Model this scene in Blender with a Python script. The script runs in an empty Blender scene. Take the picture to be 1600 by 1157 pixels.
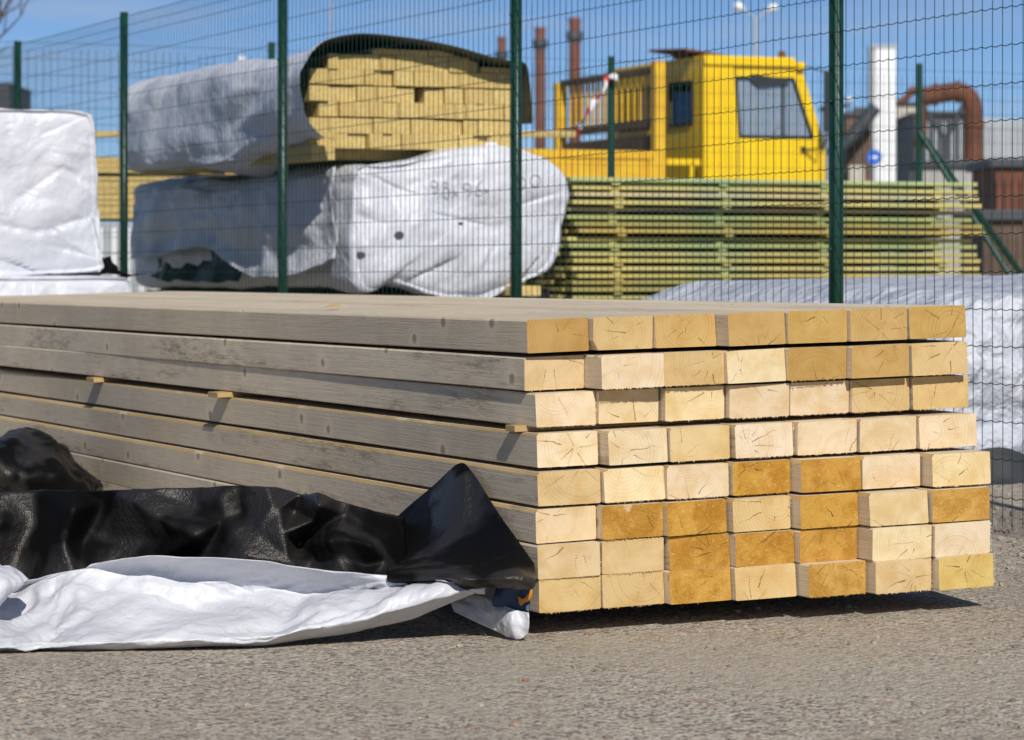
import bpy, bmesh, math, random
from mathutils import Vector, Matrix, noise
from mathutils.bvhtree import BVHTree
random.seed(7)
PI = math.pi
F, EYE, HZ = 4712.0, 0.785, 425.0          # focal length in photo pixels, eye height, horizon row
OX, OY = 0.05, 6.5                          # near left corner of the beam stack
ANG = math.atan2(.407, .913)
V = Vector((math.cos(ANG), math.sin(ANG), 0)); U = Vector((-math.sin(ANG), math.cos(ANG), 0))
sc = bpy.context.scene
COL = sc.collection

# ------------------------------------------------------------------ coordinates
def W(v, u, z=0): return Vector((OX, OY, 0)) + V*v + U*u + Vector((0, 0, z))
def P(px, py, Z): return Vector(((px-800)/F*Z, Z, EYE+(HZ-py)/F*Z))
def inv(p):
    d = Vector((p[0]-OX, p[1]-OY, 0)); return d.dot(V), d.dot(U)
def on_u(px, py, u):                        # (v, z) of a sight line on the plane u = const
    a = (px-800)/F
    Y = (u+OX*U.x+OY*U.y)/(a*U.x+U.y)
    p = Vector((a*Y, Y, EYE+(HZ-py)/F*Y)); return inv(p)[0], p.z
def ground_z(v):
    t = min(max(v, 0), 6.0); return .028*t if t < 3 else .084+.028*(t-3)*(1-(t-3)/6)

# ------------------------------------------------------------------ node helpers
class NT:
    def __init__(s, name):
        s.m = bpy.data.materials.new(name); s.m.use_nodes = True
        s.t = s.m.node_tree; s.t.nodes.clear()
        s.out = s.t.nodes.new('ShaderNodeOutputMaterial')
        s.b = s.t.nodes.new('ShaderNodeBsdfPrincipled')
        s.t.links.new(s.b.outputs[0], s.out.inputs[0])
    def lk(s, v, sock):
        if isinstance(v, bpy.types.NodeSocket): s.t.links.new(v, sock)
        elif v is not None:
            if hasattr(sock.default_value, '__len__') and not hasattr(v, '__len__'): v = (v,)*len(sock.default_value)
            if hasattr(v, '__len__') and len(v) == 3 and len(sock.default_value) == 4: v = (*v, 1)
            sock.default_value = v
    def n(s, typ, ins=(), **kw):
        nd = s.t.nodes.new('ShaderNode'+typ)
        for k, v in kw.items(): setattr(nd, k, v)
        for i, v in (ins.items() if isinstance(ins, dict) else enumerate(ins)): s.lk(v, nd.inputs[i])
        return nd
    def ma(s, op, a, b=None, c=None, clamp=False):
        return s.n('Math', [a, b, c] if c is not None else ([a, b] if b is not None else [a]), operation=op, use_clamp=clamp).outputs[0]
    def vm(s, op, a, b=None):
        nd = s.n('VectorMath', [a, b] if b is not None else [a], operation=op)
        return nd.outputs['Value'] if op in ('LENGTH', 'DOT_PRODUCT') else nd.outputs[0]
    def noise(s, vec, scale, detail=3, rough=.5, out=0, dist=0):
        return s.n('TexNoise', {'Vector': vec, 'Scale': scale, 'Detail': detail, 'Roughness': rough, 'Distortion': dist}).outputs[out]
    def mix(s, f, a, b, mode='MIX'):
        nd = s.t.nodes.new('ShaderNodeMix'); nd.data_type = 'RGBA'; nd.blend_type = mode
        s.lk(f, nd.inputs[0]); s.lk(a, nd.inputs[6]); s.lk(b, nd.inputs[7]); return nd.outputs[2]
    def step(s, x, lo, hi):                 # smooth 0..1
        return s.n('MapRange', {0: x, 1: lo, 2: hi, 3: 0.0, 4: 1.0}, interpolation_type='SMOOTHSTEP').outputs[0]
    def comb(s, x, y, z=0.0): return s.n('CombineXYZ', [x, y, z]).outputs[0]
    def bump(s, h, strength, dist=.01):
        nd = s.n('Bump', {'Strength': strength, 'Distance': dist, 'Height': h}); s.lk(nd.outputs[0], s.b.inputs['Normal']); return nd
    def fin(s, color, rough=.6, spec=None, metal=None):
        s.lk(color, s.b.inputs['Base Color']); s.lk(rough, s.b.inputs['Roughness'])
        if spec is not None: s.lk(spec, s.b.inputs['Specular IOR Level'])
        if metal is not None: s.lk(metal, s.b.inputs['Metallic'])
        return s.m

def simple(name, c, rough=.6, var=.25, scale=6, bump=.2, metal=0, c2=None, spec=.5):
    m = NT(name); o = m.n('TexCoord').outputs['Object']
    a = m.noise(o, scale, 5, .6)
    dark = c2 if c2 else tuple(x*(1-var) for x in c)
    col = m.mix(m.step(a, .3, .7), dark, c)
    m.bump(m.noise(o, scale*6, 4), bump, .01)
    return m.fin(col, rough, spec, metal)

def wood_end(name, rough_saw):
    m = NT(name)
    info = m.n('ObjectInfo'); seed = m.ma('MULTIPLY', info.outputs['Random'], 37.0); tint = info.outputs['Color']
    uv = m.n('UVMap').outputs[0]
    sv = m.comb(seed, m.ma('MULTIPLY', seed, 1.7), seed)
    uvs = m.vm('ADD', uv, sv)
    wob = m.vm('SUBTRACT', m.noise(uvs, 14, 3, .5, 1), (.5, .5, .5))
    p = m.vm('ADD', uv, m.vm('MULTIPLY', wob, (.012, .012, 0)))
    sep = m.n('SeparateXYZ', [p]); x, y = sep.outputs[0], sep.outputs[1]
    r = m.ma('SQRT', m.ma('ADD', m.ma('MULTIPLY', x, x), m.ma('MULTIPLY', y, y)))
    per = m.ma('ADD', .0052, m.ma('MULTIPLY', m.ma('FRACT', m.ma('MULTIPLY', seed, 3.1)), .004))
    ph = m.ma('FRACT', m.ma('DIVIDE', r, per))
    ring = m.ma('POWER', ph, 3.0)
    rv = m.noise(m.comb(m.ma('MULTIPLY', r, 60), seed), 1.0, 2)
    ring = m.ma('MULTIPLY', ring, m.step(rv, .3, .75))
    # radial drying cracks
    th = m.ma('ARCTAN2', y, x); NC = 13.0
    t = m.ma('ADD', m.ma('ADD', m.ma('MULTIPLY', th, NC/(2*PI)), m.ma('MULTIPLY', seed, 5.3)),
             m.ma('MULTIPLY', m.ma('SUBTRACT', m.noise(uvs, 45, 3), .5), .5))
    cell = m.ma('FLOOR', t); f = m.ma('ABSOLUTE', m.ma('SUBTRACT', m.ma('FRACT', t), .5))
    wn = m.n('TexWhiteNoise', {'Vector': m.comb(cell, seed, 0.0)}, noise_dimensions='3D')
    cs = m.n('SeparateColor', [wn.outputs['Color']])
    r0 = m.ma('MULTIPLY', cs.outputs[0], .045); ln = m.ma('ADD', .012, m.ma('MULTIPLY', cs.outputs[1], .06))
    tt = m.ma('DIVIDE', m.ma('SUBTRACT', r, r0), ln)
    inside = m.ma('MULTIPLY', m.ma('GREATER_THAN', tt, 0.0), m.ma('LESS_THAN', tt, 1.0))
    wid = m.ma('MULTIPLY', m.ma('SUBTRACT', 1.08, tt), m.ma('ADD', .0003, m.ma('MULTIPLY', m.ma('POWER', cs.outputs[2], 5.0), .0016)))
    arc = m.ma('MULTIPLY', m.ma('MULTIPLY', f, 2*PI/NC), r)
    crack = m.ma('SUBTRACT', 1.0, m.ma('DIVIDE', arc, m.ma('MAXIMUM', wid, .0001)), clamp=True)
    crack = m.ma('MULTIPLY', m.ma('MULTIPLY', crack, inside), m.ma('GREATER_THAN', cs.outputs[2], .50))
    crack = m.step(crack, .0, .45)
    # colour
    big = m.noise(uvs, 16, 4, .6); fine = m.noise(uvs, 420, 3, .7); mid = m.noise(uvs, 110, 4, .7)
    c = m.mix(m.step(big, .35, .72), tint, m.mix(1.0, tint, (.86, .77, .60), 'MULTIPLY'))
    c = m.mix(m.ma('MULTIPLY', ring, .55), c, m.mix(1.0, tint, (.62, .42, .26), 'MULTIPLY'))
    lo, hi = ((.30, .75) if rough_saw else (.2, .8))
    st = m.noise(m.vm('ADD', uvs, (7, 1, 2)), 11, 5, .7)
    c = m.mix(m.ma('MULTIPLY', m.step(st, .58, .75), .45), c, m.mix(1.0, tint, (.60, .56, .52), 'MULTIPLY'))
    sp = m.step(fine, lo, hi)
    c = m.mix(m.ma('MULTIPLY', sp, .55 if rough_saw else .16), c, m.mix(1.0, tint, (.38, .25, .14) if rough_saw else (.66, .52, .36), 'MULTIPLY'))
    if rough_saw:
        c = m.mix(m.ma('MULTIPLY', m.step(m.noise(m.vm('ADD', uvs, (9, 2, 4)), 20, 4, .6), .4, .65), .6), c, m.mix(1.0, tint, (1.22, 1.32, 1.9), 'MULTIPLY'))
        c = m.mix(m.ma('MULTIPLY', m.step(mid, .56, .72), .6), c, (.74, .50, .20))
        edge = m.noise(m.vm('ADD', uvs, (3, 3, 3)), 9, 2)
        c = m.mix(m.ma('MULTIPLY', m.step(m.ma('ADD', edge, m.ma('MULTIPLY', m.ma('SUBTRACT', fine, .5), .25)), .66, .72), .85), c, (.78, .62, .38))
    c = m.mix(m.ma('MULTIPLY', crack, .75), c, (.13, .07, .025))
    h = m.ma('SUBTRACT', m.ma('ADD', m.ma('MULTIPLY', fine, .5 if rough_saw else .22), m.ma('MULTIPLY', mid, .7 if rough_saw else .3)), m.ma('MULTIPLY', crack, 1.4))
    m.bump(h, .9 if rough_saw else .5, .004 if rough_saw else .002)
    return m.fin(c, .75, .25)

def wood_side(name, ca=(.80, .68, .50), cb=(.70, .60, .46), grey=(.62, .53, .40)):
    m = NT(name)
    info = m.n('ObjectInfo'); seed = m.ma('MULTIPLY', info.outputs['Random'], 51.0)
    uv = m.n('UVMap').outputs[0]; s = m.n('SeparateXYZ', [uv]); L, A = s.outputs[0], s.outputs[1]
    # knots
    kv = m.comb(m.ma('ADD', m.ma('MULTIPLY', L, 4.2), seed), m.ma('ADD', m.ma('MULTIPLY', A, 4.6), seed), 0.0)
    vo = m.n('TexVoronoi', {'Vector': kv, 'Scale': 1.0, 'Randomness': 1.0}, voronoi_dimensions='2D')
    kd = m.ma('ADD', vo.outputs['Distance'], m.ma('MULTIPLY', m.noise(kv, 6, 2), .05))
    gate = m.ma('GREATER_THAN', m.n('SeparateColor', [vo.outputs['Color']]).outputs[0], .50)
    knot = m.ma('MULTIPLY', m.ma('SUBTRACT', 1.0, m.step(kd, .055, .10)), gate)
    halo = m.ma('MULTIPLY', m.ma('SUBTRACT', 1.0, m.step(kd, .09, .26)), gate)
    # grain, bent round the knots
    gv = m.comb(m.ma('MULTIPLY', L, 1.1), m.ma('ADD', m.ma('MULTIPLY', A, 30.0), m.ma('MULTIPLY', halo, 1.2)), seed)
    g1 = m.noise(gv, 1.3, 4, .6, dist=.6)
    gl = m.noise(m.comb(m.ma('MULTIPLY', L, 3), m.ma('MULTIPLY', A, 260.0), seed), 1.0, 3, .6)
    rings = m.ma('POWER', m.ma('FRACT', m.ma('MULTIPLY', g1, 9.0)), 4.0)
    patch = m.noise(m.comb(m.ma('MULTIPLY', L, .9), m.ma('MULTIPLY', A, 3), seed), 1.4, 4, .6)
    fine = m.noise(m.comb(m.ma('MULTIPLY', L, 120), m.ma('MULTIPLY', A, 300), seed), 1.0, 3, .7)
    c = m.mix(m.step(patch, .35, .65), ca, cb)
    c = m.mix(m.ma('MULTIPLY', m.step(gl, .35, .7), .30), c, grey)
    c = m.mix(m.ma('MULTIPLY', rings, .30), c, (.30, .20, .11))
    mo = m.noise(m.comb(m.ma('MULTIPLY', L, .7), m.ma('MULTIPLY', A, 5), m.ma('ADD', seed, 9)), 1.6, 4, .65)
    sel = m.ma('GREATER_THAN', m.ma('FRACT', m.ma('MULTIPLY', seed, 1.37)), .45)
    mask = m.ma('MULTIPLY', m.ma('MULTIPLY', m.step(mo, .50, .66), m.step(m.noise(m.comb(m.ma('MULTIPLY', L, 14), m.ma('MULTIPLY', A, 90), seed), 1.0, 5, .8), .42, .62)), sel)
    c = m.mix(m.ma('MULTIPLY', mask, .60), c, (.10, .085, .06))
    ve = m.noise(m.comb(m.ma('MULTIPLY', L, 26), m.ma('MULTIPLY', A, 2), seed), 1.0, 3, .7)
    c = m.mix(m.ma('MULTIPLY', m.step(ve, .60, .78), .30), c, (.66, .60, .48))
    c = m.mix(m.ma('MULTIPLY', halo, .6), c, (.84, .72, .52))
    c = m.mix(m.ma('MULTIPLY', knot, .7), c, (.27, .17, .09))
    c = m.mix(m.ma('MULTIPLY', m.ma('FRACT', m.ma('MULTIPLY', seed, 2.3)), .42), c, m.mix(1.0, c, (.66, .63, .60), 'MULTIPLY'))
    wv = m.noise(m.comb(m.ma('MULTIPLY', L, 2.2), m.ma('MULTIPLY', A, 1.0), m.ma('ADD', seed, 3)), 1.0, 4, .7)
    c = m.mix(m.ma('MULTIPLY', m.step(wv, .45, .70), .35), c, m.mix(1.0, c, (.72, .66, .56), 'MULTIPLY'))
    h = m.ma('ADD', m.ma('MULTIPLY', fine, .6), m.ma('MULTIPLY', gl, .6))
    m.bump(h, .55, .0022)
    return m.fin(c, .7, .3)

def foil(name, c, rough, c2=None, back=None, dirt=.0, wr=1.0, weave=True, wscale=1.0, spec=.5):
    m = NT(name); o = m.n('TexCoord').outputs['Object']
    big = m.noise(o, 2.2*wscale, 4, .6); mid = m.noise(o, 9*wscale, 4, .6, dist=.8)
    v1 = m.n('TexVoronoi', {'Vector': m.vm('ADD', o, m.vm('MULTIPLY', m.noise(o, 5*wscale, 3, .5, 1), (.25, .25, .25))), 'Scale': 7.0*wscale}, feature='F2')
    v0 = m.n('TexVoronoi', {'Vector': m.vm('ADD', o, m.vm('MULTIPLY', m.noise(o, 4*wscale, 3, .5, 1), (.2, .2, .5))), 'Scale': 3.1*wscale}, feature='F1')
    v2 = m.n('TexVoronoi', {'Vector': o, 'Scale': 42.0*wscale}, feature='F1')
    tiny = m.noise(o, 260*wscale, 2, .6)
    h = m.ma('ADD', m.ma('MULTIPLY', v1.outputs['Distance'], 1.0), m.ma('MULTIPLY', mid, .8))
    h = m.ma('ADD', h, m.ma('MULTIPLY', v0.outputs['Distance'], 1.4))
    h = m.ma('ADD', h, m.ma('MULTIPLY', v2.outputs['Distance'], .13))
    if weave: h = m.ma('ADD', h, m.ma('MULTIPLY', tiny, .06))
    m.bump(h, .75*wr, .022/wscale)
    col = m.mix(m.step(big, .35, .7), c2 if c2 else tuple(x*.9 for x in c), c)
    if dirt: col = m.mix(m.ma('MULTIPLY', m.step(m.noise(o, 5*wscale, 6, .75), .55, .75), dirt), col, (.30, .27, .22))
    if back:
        bf = m.n('NewGeometry').outputs['Backfacing']; col = m.mix(bf, col, back)
    rg = m.ma('ADD', rough-.08, m.ma('MULTIPLY', mid, .18))
    return m.fin(col, rg, spec)

M = {}
M['end_smooth'] = wood_end('cut_end_grain', False)
M['end_rough'] = wood_end('rough_end_grain', True)
M['side'] = wood_side('weathered_board_side')
M['side_fresh'] = wood_side('fresh_board_side', (.66, .46, .20), (.50, .34, .14), (.42, .33, .2))
def black_sheet():
    m = NT('black_tarp'); o = m.n('TexCoord').outputs['Object']
    wv = m.vm('ADD', o, m.vm('MULTIPLY', m.noise(o, 4, 3, .5, 1), (.22, .22, .22)))
    f1 = m.n('TexVoronoi', {'Vector': wv, 'Scale': 4.5}, feature='F1').outputs['Distance']
    f2 = m.n('TexVoronoi', {'Vector': wv, 'Scale': 11.0}, feature='F1').outputs['Distance']
    cr_ = m.noise(o, 75, 3, .7); tn = m.noise(o, 240, 2, .6)
    mask = m.step(m.noise(wv, 3.2, 3, .6), .47, .58)  # random patches made lighter and glossier to imitate sun glints on folds
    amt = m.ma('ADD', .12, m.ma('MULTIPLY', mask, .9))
    h = m.ma('ADD', m.ma('MULTIPLY', f1, .35), m.ma('MULTIPLY', f2, .16))
    h = m.ma('ADD', h, m.ma('MULTIPLY', m.ma('ADD', m.ma('MULTIPLY', cr_, .15), m.ma('MULTIPLY', tn, .05)), amt))
    m.bump(h, 1.0, .03)
    m.lk((1, .93, .86, 1), m.b.inputs['Specular Tint'])
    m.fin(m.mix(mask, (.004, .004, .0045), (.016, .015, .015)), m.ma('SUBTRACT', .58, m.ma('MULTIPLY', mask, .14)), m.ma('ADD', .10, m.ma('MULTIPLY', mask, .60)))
    return m.m
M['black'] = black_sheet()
M['white'] = foil('white_tarp', (.66, .67, .70), .42, (.56, .57, .61), dirt=.18, wr=.7)
M['wrap'] = foil('white_wrap', (.68, .69, .73), .40, (.57, .59, .65), dirt=.30, wr=.7, wscale=.6)
M['wrap2'] = foil('white_wrap_black_lining', (.70, .72, .78), .42, (.58, .61, .70), back=(.012, .012, .016), dirt=.25, wr=.6, wscale=.6)
M['cover'] = foil('silvery_cover', (.64, .66, .72), .42, (.44, .47, .54), dirt=.30, wr=1.6, wscale=1.5)
M['green'] = simple('green_coated_steel', (.005, .052, .031), .38, .3, 30, .1)
M['wire'] = simple('green_wire', (.006, .042, .030), .45, .2, 40, .0)
M['yellow'] = simple('yellow_paint', (.88, .60, .004), .42, .0, 3, .06, c2=(.82, .53, .006))
M['orange_y'] = simple('faded_yellow_paint', (.80, .50, .02), .5, .0, 5, .15, c2=(.68, .36, .02))
M['rubber'] = simple('dark_rubber', (.02, .02, .022), .75, .3, 20, .3)
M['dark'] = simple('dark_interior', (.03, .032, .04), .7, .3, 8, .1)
M['rust'] = simple('rusty_steel', (.19, .065, .035), .8, .5, 1.2, .4)
M['rust_small'] = simple('rusty_plate', (.24, .09, .035), .8, .5, 9, .4)
M['brick'] = simple('chimney_brick', (.22, .085, .060), .9, .4, .35, .3)
M['grey_metal'] = simple('grey_sheet', (.42, .45, .48), .5, .2, .6, .1)
M['dark_metal'] = simple('dark_sheet', (.07, .075, .09), .6, .4, .5, .1)
M['tan_wall'] = simple('tan_wall', (.52, .48, .40), .8, .15, .5, .1)
M['brown_wall'] = simple('brown_clutter', (.16, .10, .07), .85, .5, 1.5, .4)
M['white_paint'] = simple('white_paint', (.82, .83, .84), .45, .06, 2, .05)
M['bark'] = simple('bark', (.10, .085, .075), .9, .4, 10, .4)
M['blue'] = simple('sign_blue', (.01, .12, .62), .4, .0, 3, .0)
M['strap'] = simple('blue_strap', (.02, .05, .12), .5, .3, 20, .1)
M['orange'] = simple('orange_scrap', (.80, .30, .02), .5, .3, 30, .3)
M['pencil'] = simple('marker_grey', (.36, .37, .42), .8, .1, 20, .0)
M['grey_card'] = simple('pencil_grey', (.07, .07, .08), .8, .1, 20, .0)
def glass():
    m = NT('cab_glass'); m.b.inputs['Transmission Weight'].default_value = 1.0; m.b.inputs['IOR'].default_value = 1.05
    return m.fin((.75, .82, .86), .02, .9)
M['glass'] = glass()
M['glass'].node_tree.nodes['Principled BSDF'].inputs['Transmission Weight'].default_value = .72
M['glass'].node_tree.nodes['Principled BSDF'].inputs['Base Color'].default_value = (.62, .70, .78, 1)
M['dark_glass'] = glass(); M['dark_glass'].name = 'tinted_glass'; M['dark_glass'].node_tree.nodes['Principled BSDF'].inputs['Base Color'].default_value = (.10, .13, .20, 1)
def greenish():
    m = NT('impregnated_wood'); o = m.n('TexCoord').outputs['Object']; info = m.n('ObjectInfo')
    st = m.noise(m.vm('MULTIPLY', o, (2, 20, 40)), 1.0, 4, .7)
    big = m.noise(o, 1.7, 3)
    c = m.mix(m.step(st, .3, .7), (.55, .47, .17), (.40, .37, .14))
    c = m.mix(m.step(big, .4, .65), c, (.34, .37, .17))
    c = m.mix(m.ma('MULTIPLY', m.step(m.noise(m.vm('MULTIPLY', o, (1.2, 3, 60)), 1.0, 3), .5, .7), .5), c, (.30, .24, .10))
    c = m.mix(1.0, c, info.outputs['Color'], 'MULTIPLY')
    m.bump(st, .3, .01); return m.fin(c, .75, .3)
M['panel'] = greenish()
def ybundle():
    m = NT('yellow_sawn_wood'); o = m.n('TexCoord').outputs['Object']; info = m.n('ObjectInfo')
    st = m.noise(m.vm('MULTIPLY', o, (30, 2, 30)), 1.0, 4, .7)
    c = m.mix(m.step(st, .3, .7), (.52, .385, .135), (.70, .54, .22))
    c = m.mix(m.ma('MULTIPLY', info.outputs['Random'], .4), c, (.44, .28, .09))
    m.bump(st, .3, .006); return m.fin(c, .75, .3)
M['ywood'] = ybundle()
def ground_mat():
    m = NT('gravelly_asphalt'); o = m.n('TexCoord').outputs['Object']
    a = m.n('TexVoronoi', {'Vector': o, 'Scale': 150.0}); b = m.n('TexVoronoi', {'Vector': o, 'Scale': 62.0})
    ca = m.n('SeparateColor', [a.outputs['Color']]); cb = m.n('SeparateColor', [b.outputs['Color']])
    big = m.noise(o, 1.1, 5, .6); mid = m.noise(o, 18, 4, .6)
    c = m.mix(ca.outputs[0], (.28, .235, .18), (.64, .57, .47))
    c = m.mix(m.step(ca.outputs[1], .80, .86), c, (.62, .56, .47))
    c = m.mix(m.step(ca.outputs[2], .88, .92), c, (.10, .085, .075))
    c = m.mix(m.ma('MULTIPLY', m.step(cb.outputs[1], .93, .95), .7), c, (.36, .22, .15))
    c = m.mix(m.ma('MULTIPLY', m.step(cb.outputs[2], .94, .96), .7), c, (.13, .12, .12))
    c = m.mix(m.ma('MULTIPLY', m.step(big, .35, .7), .55), c, (.30, .25, .19))
    pt = m.noise(o, .55, 6, .7)
    c = m.mix(m.ma('MULTIPLY', m.step(pt, .52, .60), .35), c, (.52, .46, .37))
    c = m.mix(m.ma('MULTIPLY', m.step(mid, .5, .75), .25), c, (.30, .25, .19))
    h = m.ma('ADD', m.ma('MULTIPLY', a.outputs['Distance'], -.7), m.ma('ADD', m.ma('MULTIPLY', b.outputs['Distance'], -.8), m.ma('MULTIPLY', mid, 1.2)))
    m.bump(h, 1.0, .006)
    return m.fin(c, .85, .25)
M['ground'] = ground_mat()
def pebble_mat():
    m = NT('pebble'); o = m.n('TexCoord').outputs['Object']
    v = m.n('TexVoronoi', {'Vector': o, 'Scale': 30.0}); s = m.n('SeparateColor', [v.outputs['Color']])
    c = m.mix(s.outputs[0], (.16, .13, .11), (.46, .40, .32)); c = m.mix(m.step(s.outputs[1], .85, .9), c, (.28, .17, .12))
    return m.fin(c, .8, .3)
M['pebble'] = pebble_mat()
def tape():
    m = NT('red_white_tape'); uv = m.n('UVMap').outputs[0]; s = m.n('SeparateXYZ', [uv])
    f = m.ma('GREATER_THAN', m.ma('FRACT', m.ma('MULTIPLY', s.outputs[0], 4.0)), .5)
    return m.fin(m.mix(f, (.75, .75, .78), (.65, .03, .02)), .4)
M['tape'] = tape()

# ------------------------------------------------------------------ mesh helpers
def tag(o, label=None, cat=None, group=None, kind=None):
    if label: o['label'] = label
    if cat: o['category'] = cat
    if group: o['group'] = group
    if kind: o['kind'] = kind
    return o
def empty(name, loc, rz=0, **k):
    o = bpy.data.objects.new(name, None); COL.objects.link(o); o.location = loc; o.rotation_euler = (0, 0, rz)
    o.empty_display_size = .1
    return tag(o, **k)
def link(name, me, mats, parent=None, loc=None, rz=0, smooth=False, **k):
    for mm in (mats if isinstance(mats, (list, tuple)) else [mats]):
        if len(me.materials) < 8 and not me.get('done'): me.materials.append(mm)
    me['done'] = 1
    o = bpy.data.objects.new(name, me); COL.objects.link(o)
    if parent: o.parent = parent
    if loc is not None: o.location = loc; o.rotation_euler = (0, 0, rz)
    if smooth:
        for p in me.polygons: p.use_smooth = True
    return tag(o, **k)
class MB:
    def __init__(s): s.v = []; s.f = []; s.mi = []; s.uv = {}
    def add(s, vs, fs, mi=0):
        b = len(s.v); s.v += [tuple(x) for x in vs]
        for f in fs: s.f.append([b+i for i in f]); s.mi.append(mi)
        return s
    def box(s, x0, x1, y0, y1, z0, z1, mi=0, bev=0, mat=None):
        bm = bmesh.new(); bmesh.ops.create_cube(bm, size=1)
        for v in bm.verts: v.co = Vector(((x0+x1)/2+v.co.x*(x1-x0), (y0+y1)/2+v.co.y*(y1-y0), (z0+z1)/2+v.co.z*(z1-z0)))
        if bev: bmesh.ops.bevel(bm, geom=bm.edges[:], offset=bev, segments=2, affect='EDGES', profile=.7)
        bm.verts.ensure_lookup_table()
        vs = [v.co.copy() for v in bm.verts]
        if mat: vs = [mat @ v for v in vs]
        s.add(vs, [[v.index for v in f.verts] for f in bm.faces], mi); bm.free(); return s
    def tube(s, pts, rad, n=8, mi=0, cap=True):
        pts = [Vector(p) for p in pts]; rads = rad if hasattr(rad, '__len__') else [rad]*len(pts)
        rings = []; ref = None
        for i, p in enumerate(pts):
            d = (pts[min(i+1, len(pts)-1)]-pts[max(i-1, 0)]).normalized()
            if ref is None: ref = Vector((0, 0, 1)) if abs(d.z) < .9 else Vector((1, 0, 0))
            a = (ref-d*ref.dot(d)).normalized(); b = d.cross(a); ref = a
            rings.append([p+(a*math.cos(2*PI*k/n)+b*math.sin(2*PI*k/n))*rads[i] for k in range(n)])
        vs = [q for r in rings for q in r]; fs = []
        for i in range(len(pts)-1):
            for k in range(n): fs.append([i*n+k, i*n+(k+1) % n, (i+1)*n+(k+1) % n, (i+1)*n+k])
        if cap: fs += [list(range(n))[::-1], [(len(pts)-1)*n+k for k in range(n)]]
        return s.add(vs, fs, mi)
    def prism(s, poly, y0, y1, mi=0):       # poly in (x, z), extruded along y
        n = len(poly)
        vs = [(x, y0, z) for x, z in poly]+[(x, y1, z) for x, z in poly]
        fs = [list(range(n)), [n+i for i in range(n)][::-1]]+[[i, n+i, n+(i+1) % n, (i+1) % n] for i in range(n)]
        return s.add(vs, fs, mi)
    def mesh(s, name='part'):
        me = bpy.data.meshes.new(name); me.from_pydata(s.v, [], s.f); me.update()
        for p, i in zip(me.polygons, s.mi): p.material_index = i
        bm = bmesh.new(); bm.from_mesh(me); bmesh.ops.recalc_face_normals(bm, faces=bm.faces); bm.to_mesh(me); bm.free()
        return me
    def build(s, name, mats, parent=None, loc=None, rz=0, smooth=False, **k):
        return link(name, s.mesh(name), mats, parent, loc, rz, smooth, **k)

def cr(p0, p1, p2, p3, t):
    return .5*((2*p1)+(p2-p0)*t+(2*p0-5*p1+4*p2-p3)*t*t+(3*p1-p0-3*p2+p3)*t**3)
def spline(pts, n):
    pts = [Vector(p) for p in pts]; m = len(pts)-1; out = []
    for i in range(n+1):
        s = i/n*m; k = min(int(s), m-1); t = s-k
        out.append(cr(pts[max(k-1, 0)], pts[k], pts[k+1], pts[min(k+2, m)], t))
    return out
def crumple(p, sc_, amp, seed=0):
    q = Vector(p)*sc_+Vector((seed, seed*1.3, seed*.7))
    q += noise.noise_vector(q*.7)*.6
    d = noise.voronoi(q)[0]
    a = (d[1]-d[0])-.35
    return amp*(a+.7*noise.noise(q*.8)+.35*noise.noise(q*2.3))
def hsh(i, j, s):
    n = math.sin(i*127.1+j*311.7+s*74.7)*43758.5453; return (n-math.floor(n))*2-1
def facet(x, y, s=0):
    q = noise.noise_vector(Vector((x*.8, y*.8, s)))*.45; x += q.x; y += q.y
    i, j = math.floor(x), math.floor(y); fx, fy = x-i, y-j
    a, b, c, d = hsh(i, j, s), hsh(i+1, j, s), hsh(i, j+1, s), hsh(i+1, j+1, s)
    if (i+j) % 2: return a+(b-a)*fx+(d-b)*fy if fx > fy else a+(c-a)*fy+(d-c)*fx
    return a+(b-a)*fx+(c-a)*fy if fx+fy < 1 else d+(c-d)*(1-fx)+(b-d)*(1-fy)
def facets(x, y, amp, s=0):
    return amp*(facet(x, y, s)+.45*facet(x*2.3+7, y*2.1, s+1)+.18*facet(x*5.1, y*4.7+3, s+2))
def loft(sections, nu, nv, disp=None, closed=False):
    """sections: list of polylines with equal length; closed wraps each polyline"""
    secs = []
    for s in sections:
        s = list(s)
        if closed:
            m = len(s); out = []
            for i in range(nv):
                q = i/nv*m; k = int(q); t = q-k
                out.append(cr(*[Vector(s[(k+j) % m]) for j in (-1, 0, 1, 2)], t))
            secs.append(out)
        else: secs.append(spline(s, nv))
    w = len(secs[0]); grid = [[None]*w for _ in range(nu+1)]
    for j in range(w):
        col = spline([s[j] for s in secs], nu)
        for i in range(nu+1): grid[i][j] = col[i]
    if disp:
        g2 = [r[:] for r in grid]
        for i in range(nu+1):
            for j in range(w):
                a = grid[min(i+1, nu)][j]-grid[max(i-1, 0)][j]
                b = (grid[i][(j+1) % w]-grid[i][j-1]) if closed else grid[i][min(j+1, w-1)]-grid[i][max(j-1, 0)]
                nn = a.cross(b); nn = nn.normalized() if nn.length > 1e-9 else Vector((0, 0, 1))
                g2[i][j] = grid[i][j]+nn*disp(grid[i][j], i/nu, j/(w-1 if not closed else w))
        grid = g2
    mb = MB(); vs = [p for r in grid for p in r]; fs = []
    for i in range(nu):
        for j in range(w if closed else w-1):
            j2 = (j+1) % w; fs.append([i*w+j, i*w+j2, (i+1)*w+j2, (i+1)*w+j])
    mb.add(vs, fs); return mb
def sheet_mesh(mb, name, thick=.0015, flip=False):
    me = bpy.data.meshes.new(name); me.from_pydata(mb.v, [], [f[::-1] if flip else f for f in mb.f]); me.update()
    for p in me.polygons: p.use_smooth = True
    return me
def thicken(o, t, off=-1):
    md = o.modifiers.new('thickness', 'SOLIDIFY'); md.thickness = t; md.offset = off; return o

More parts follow.
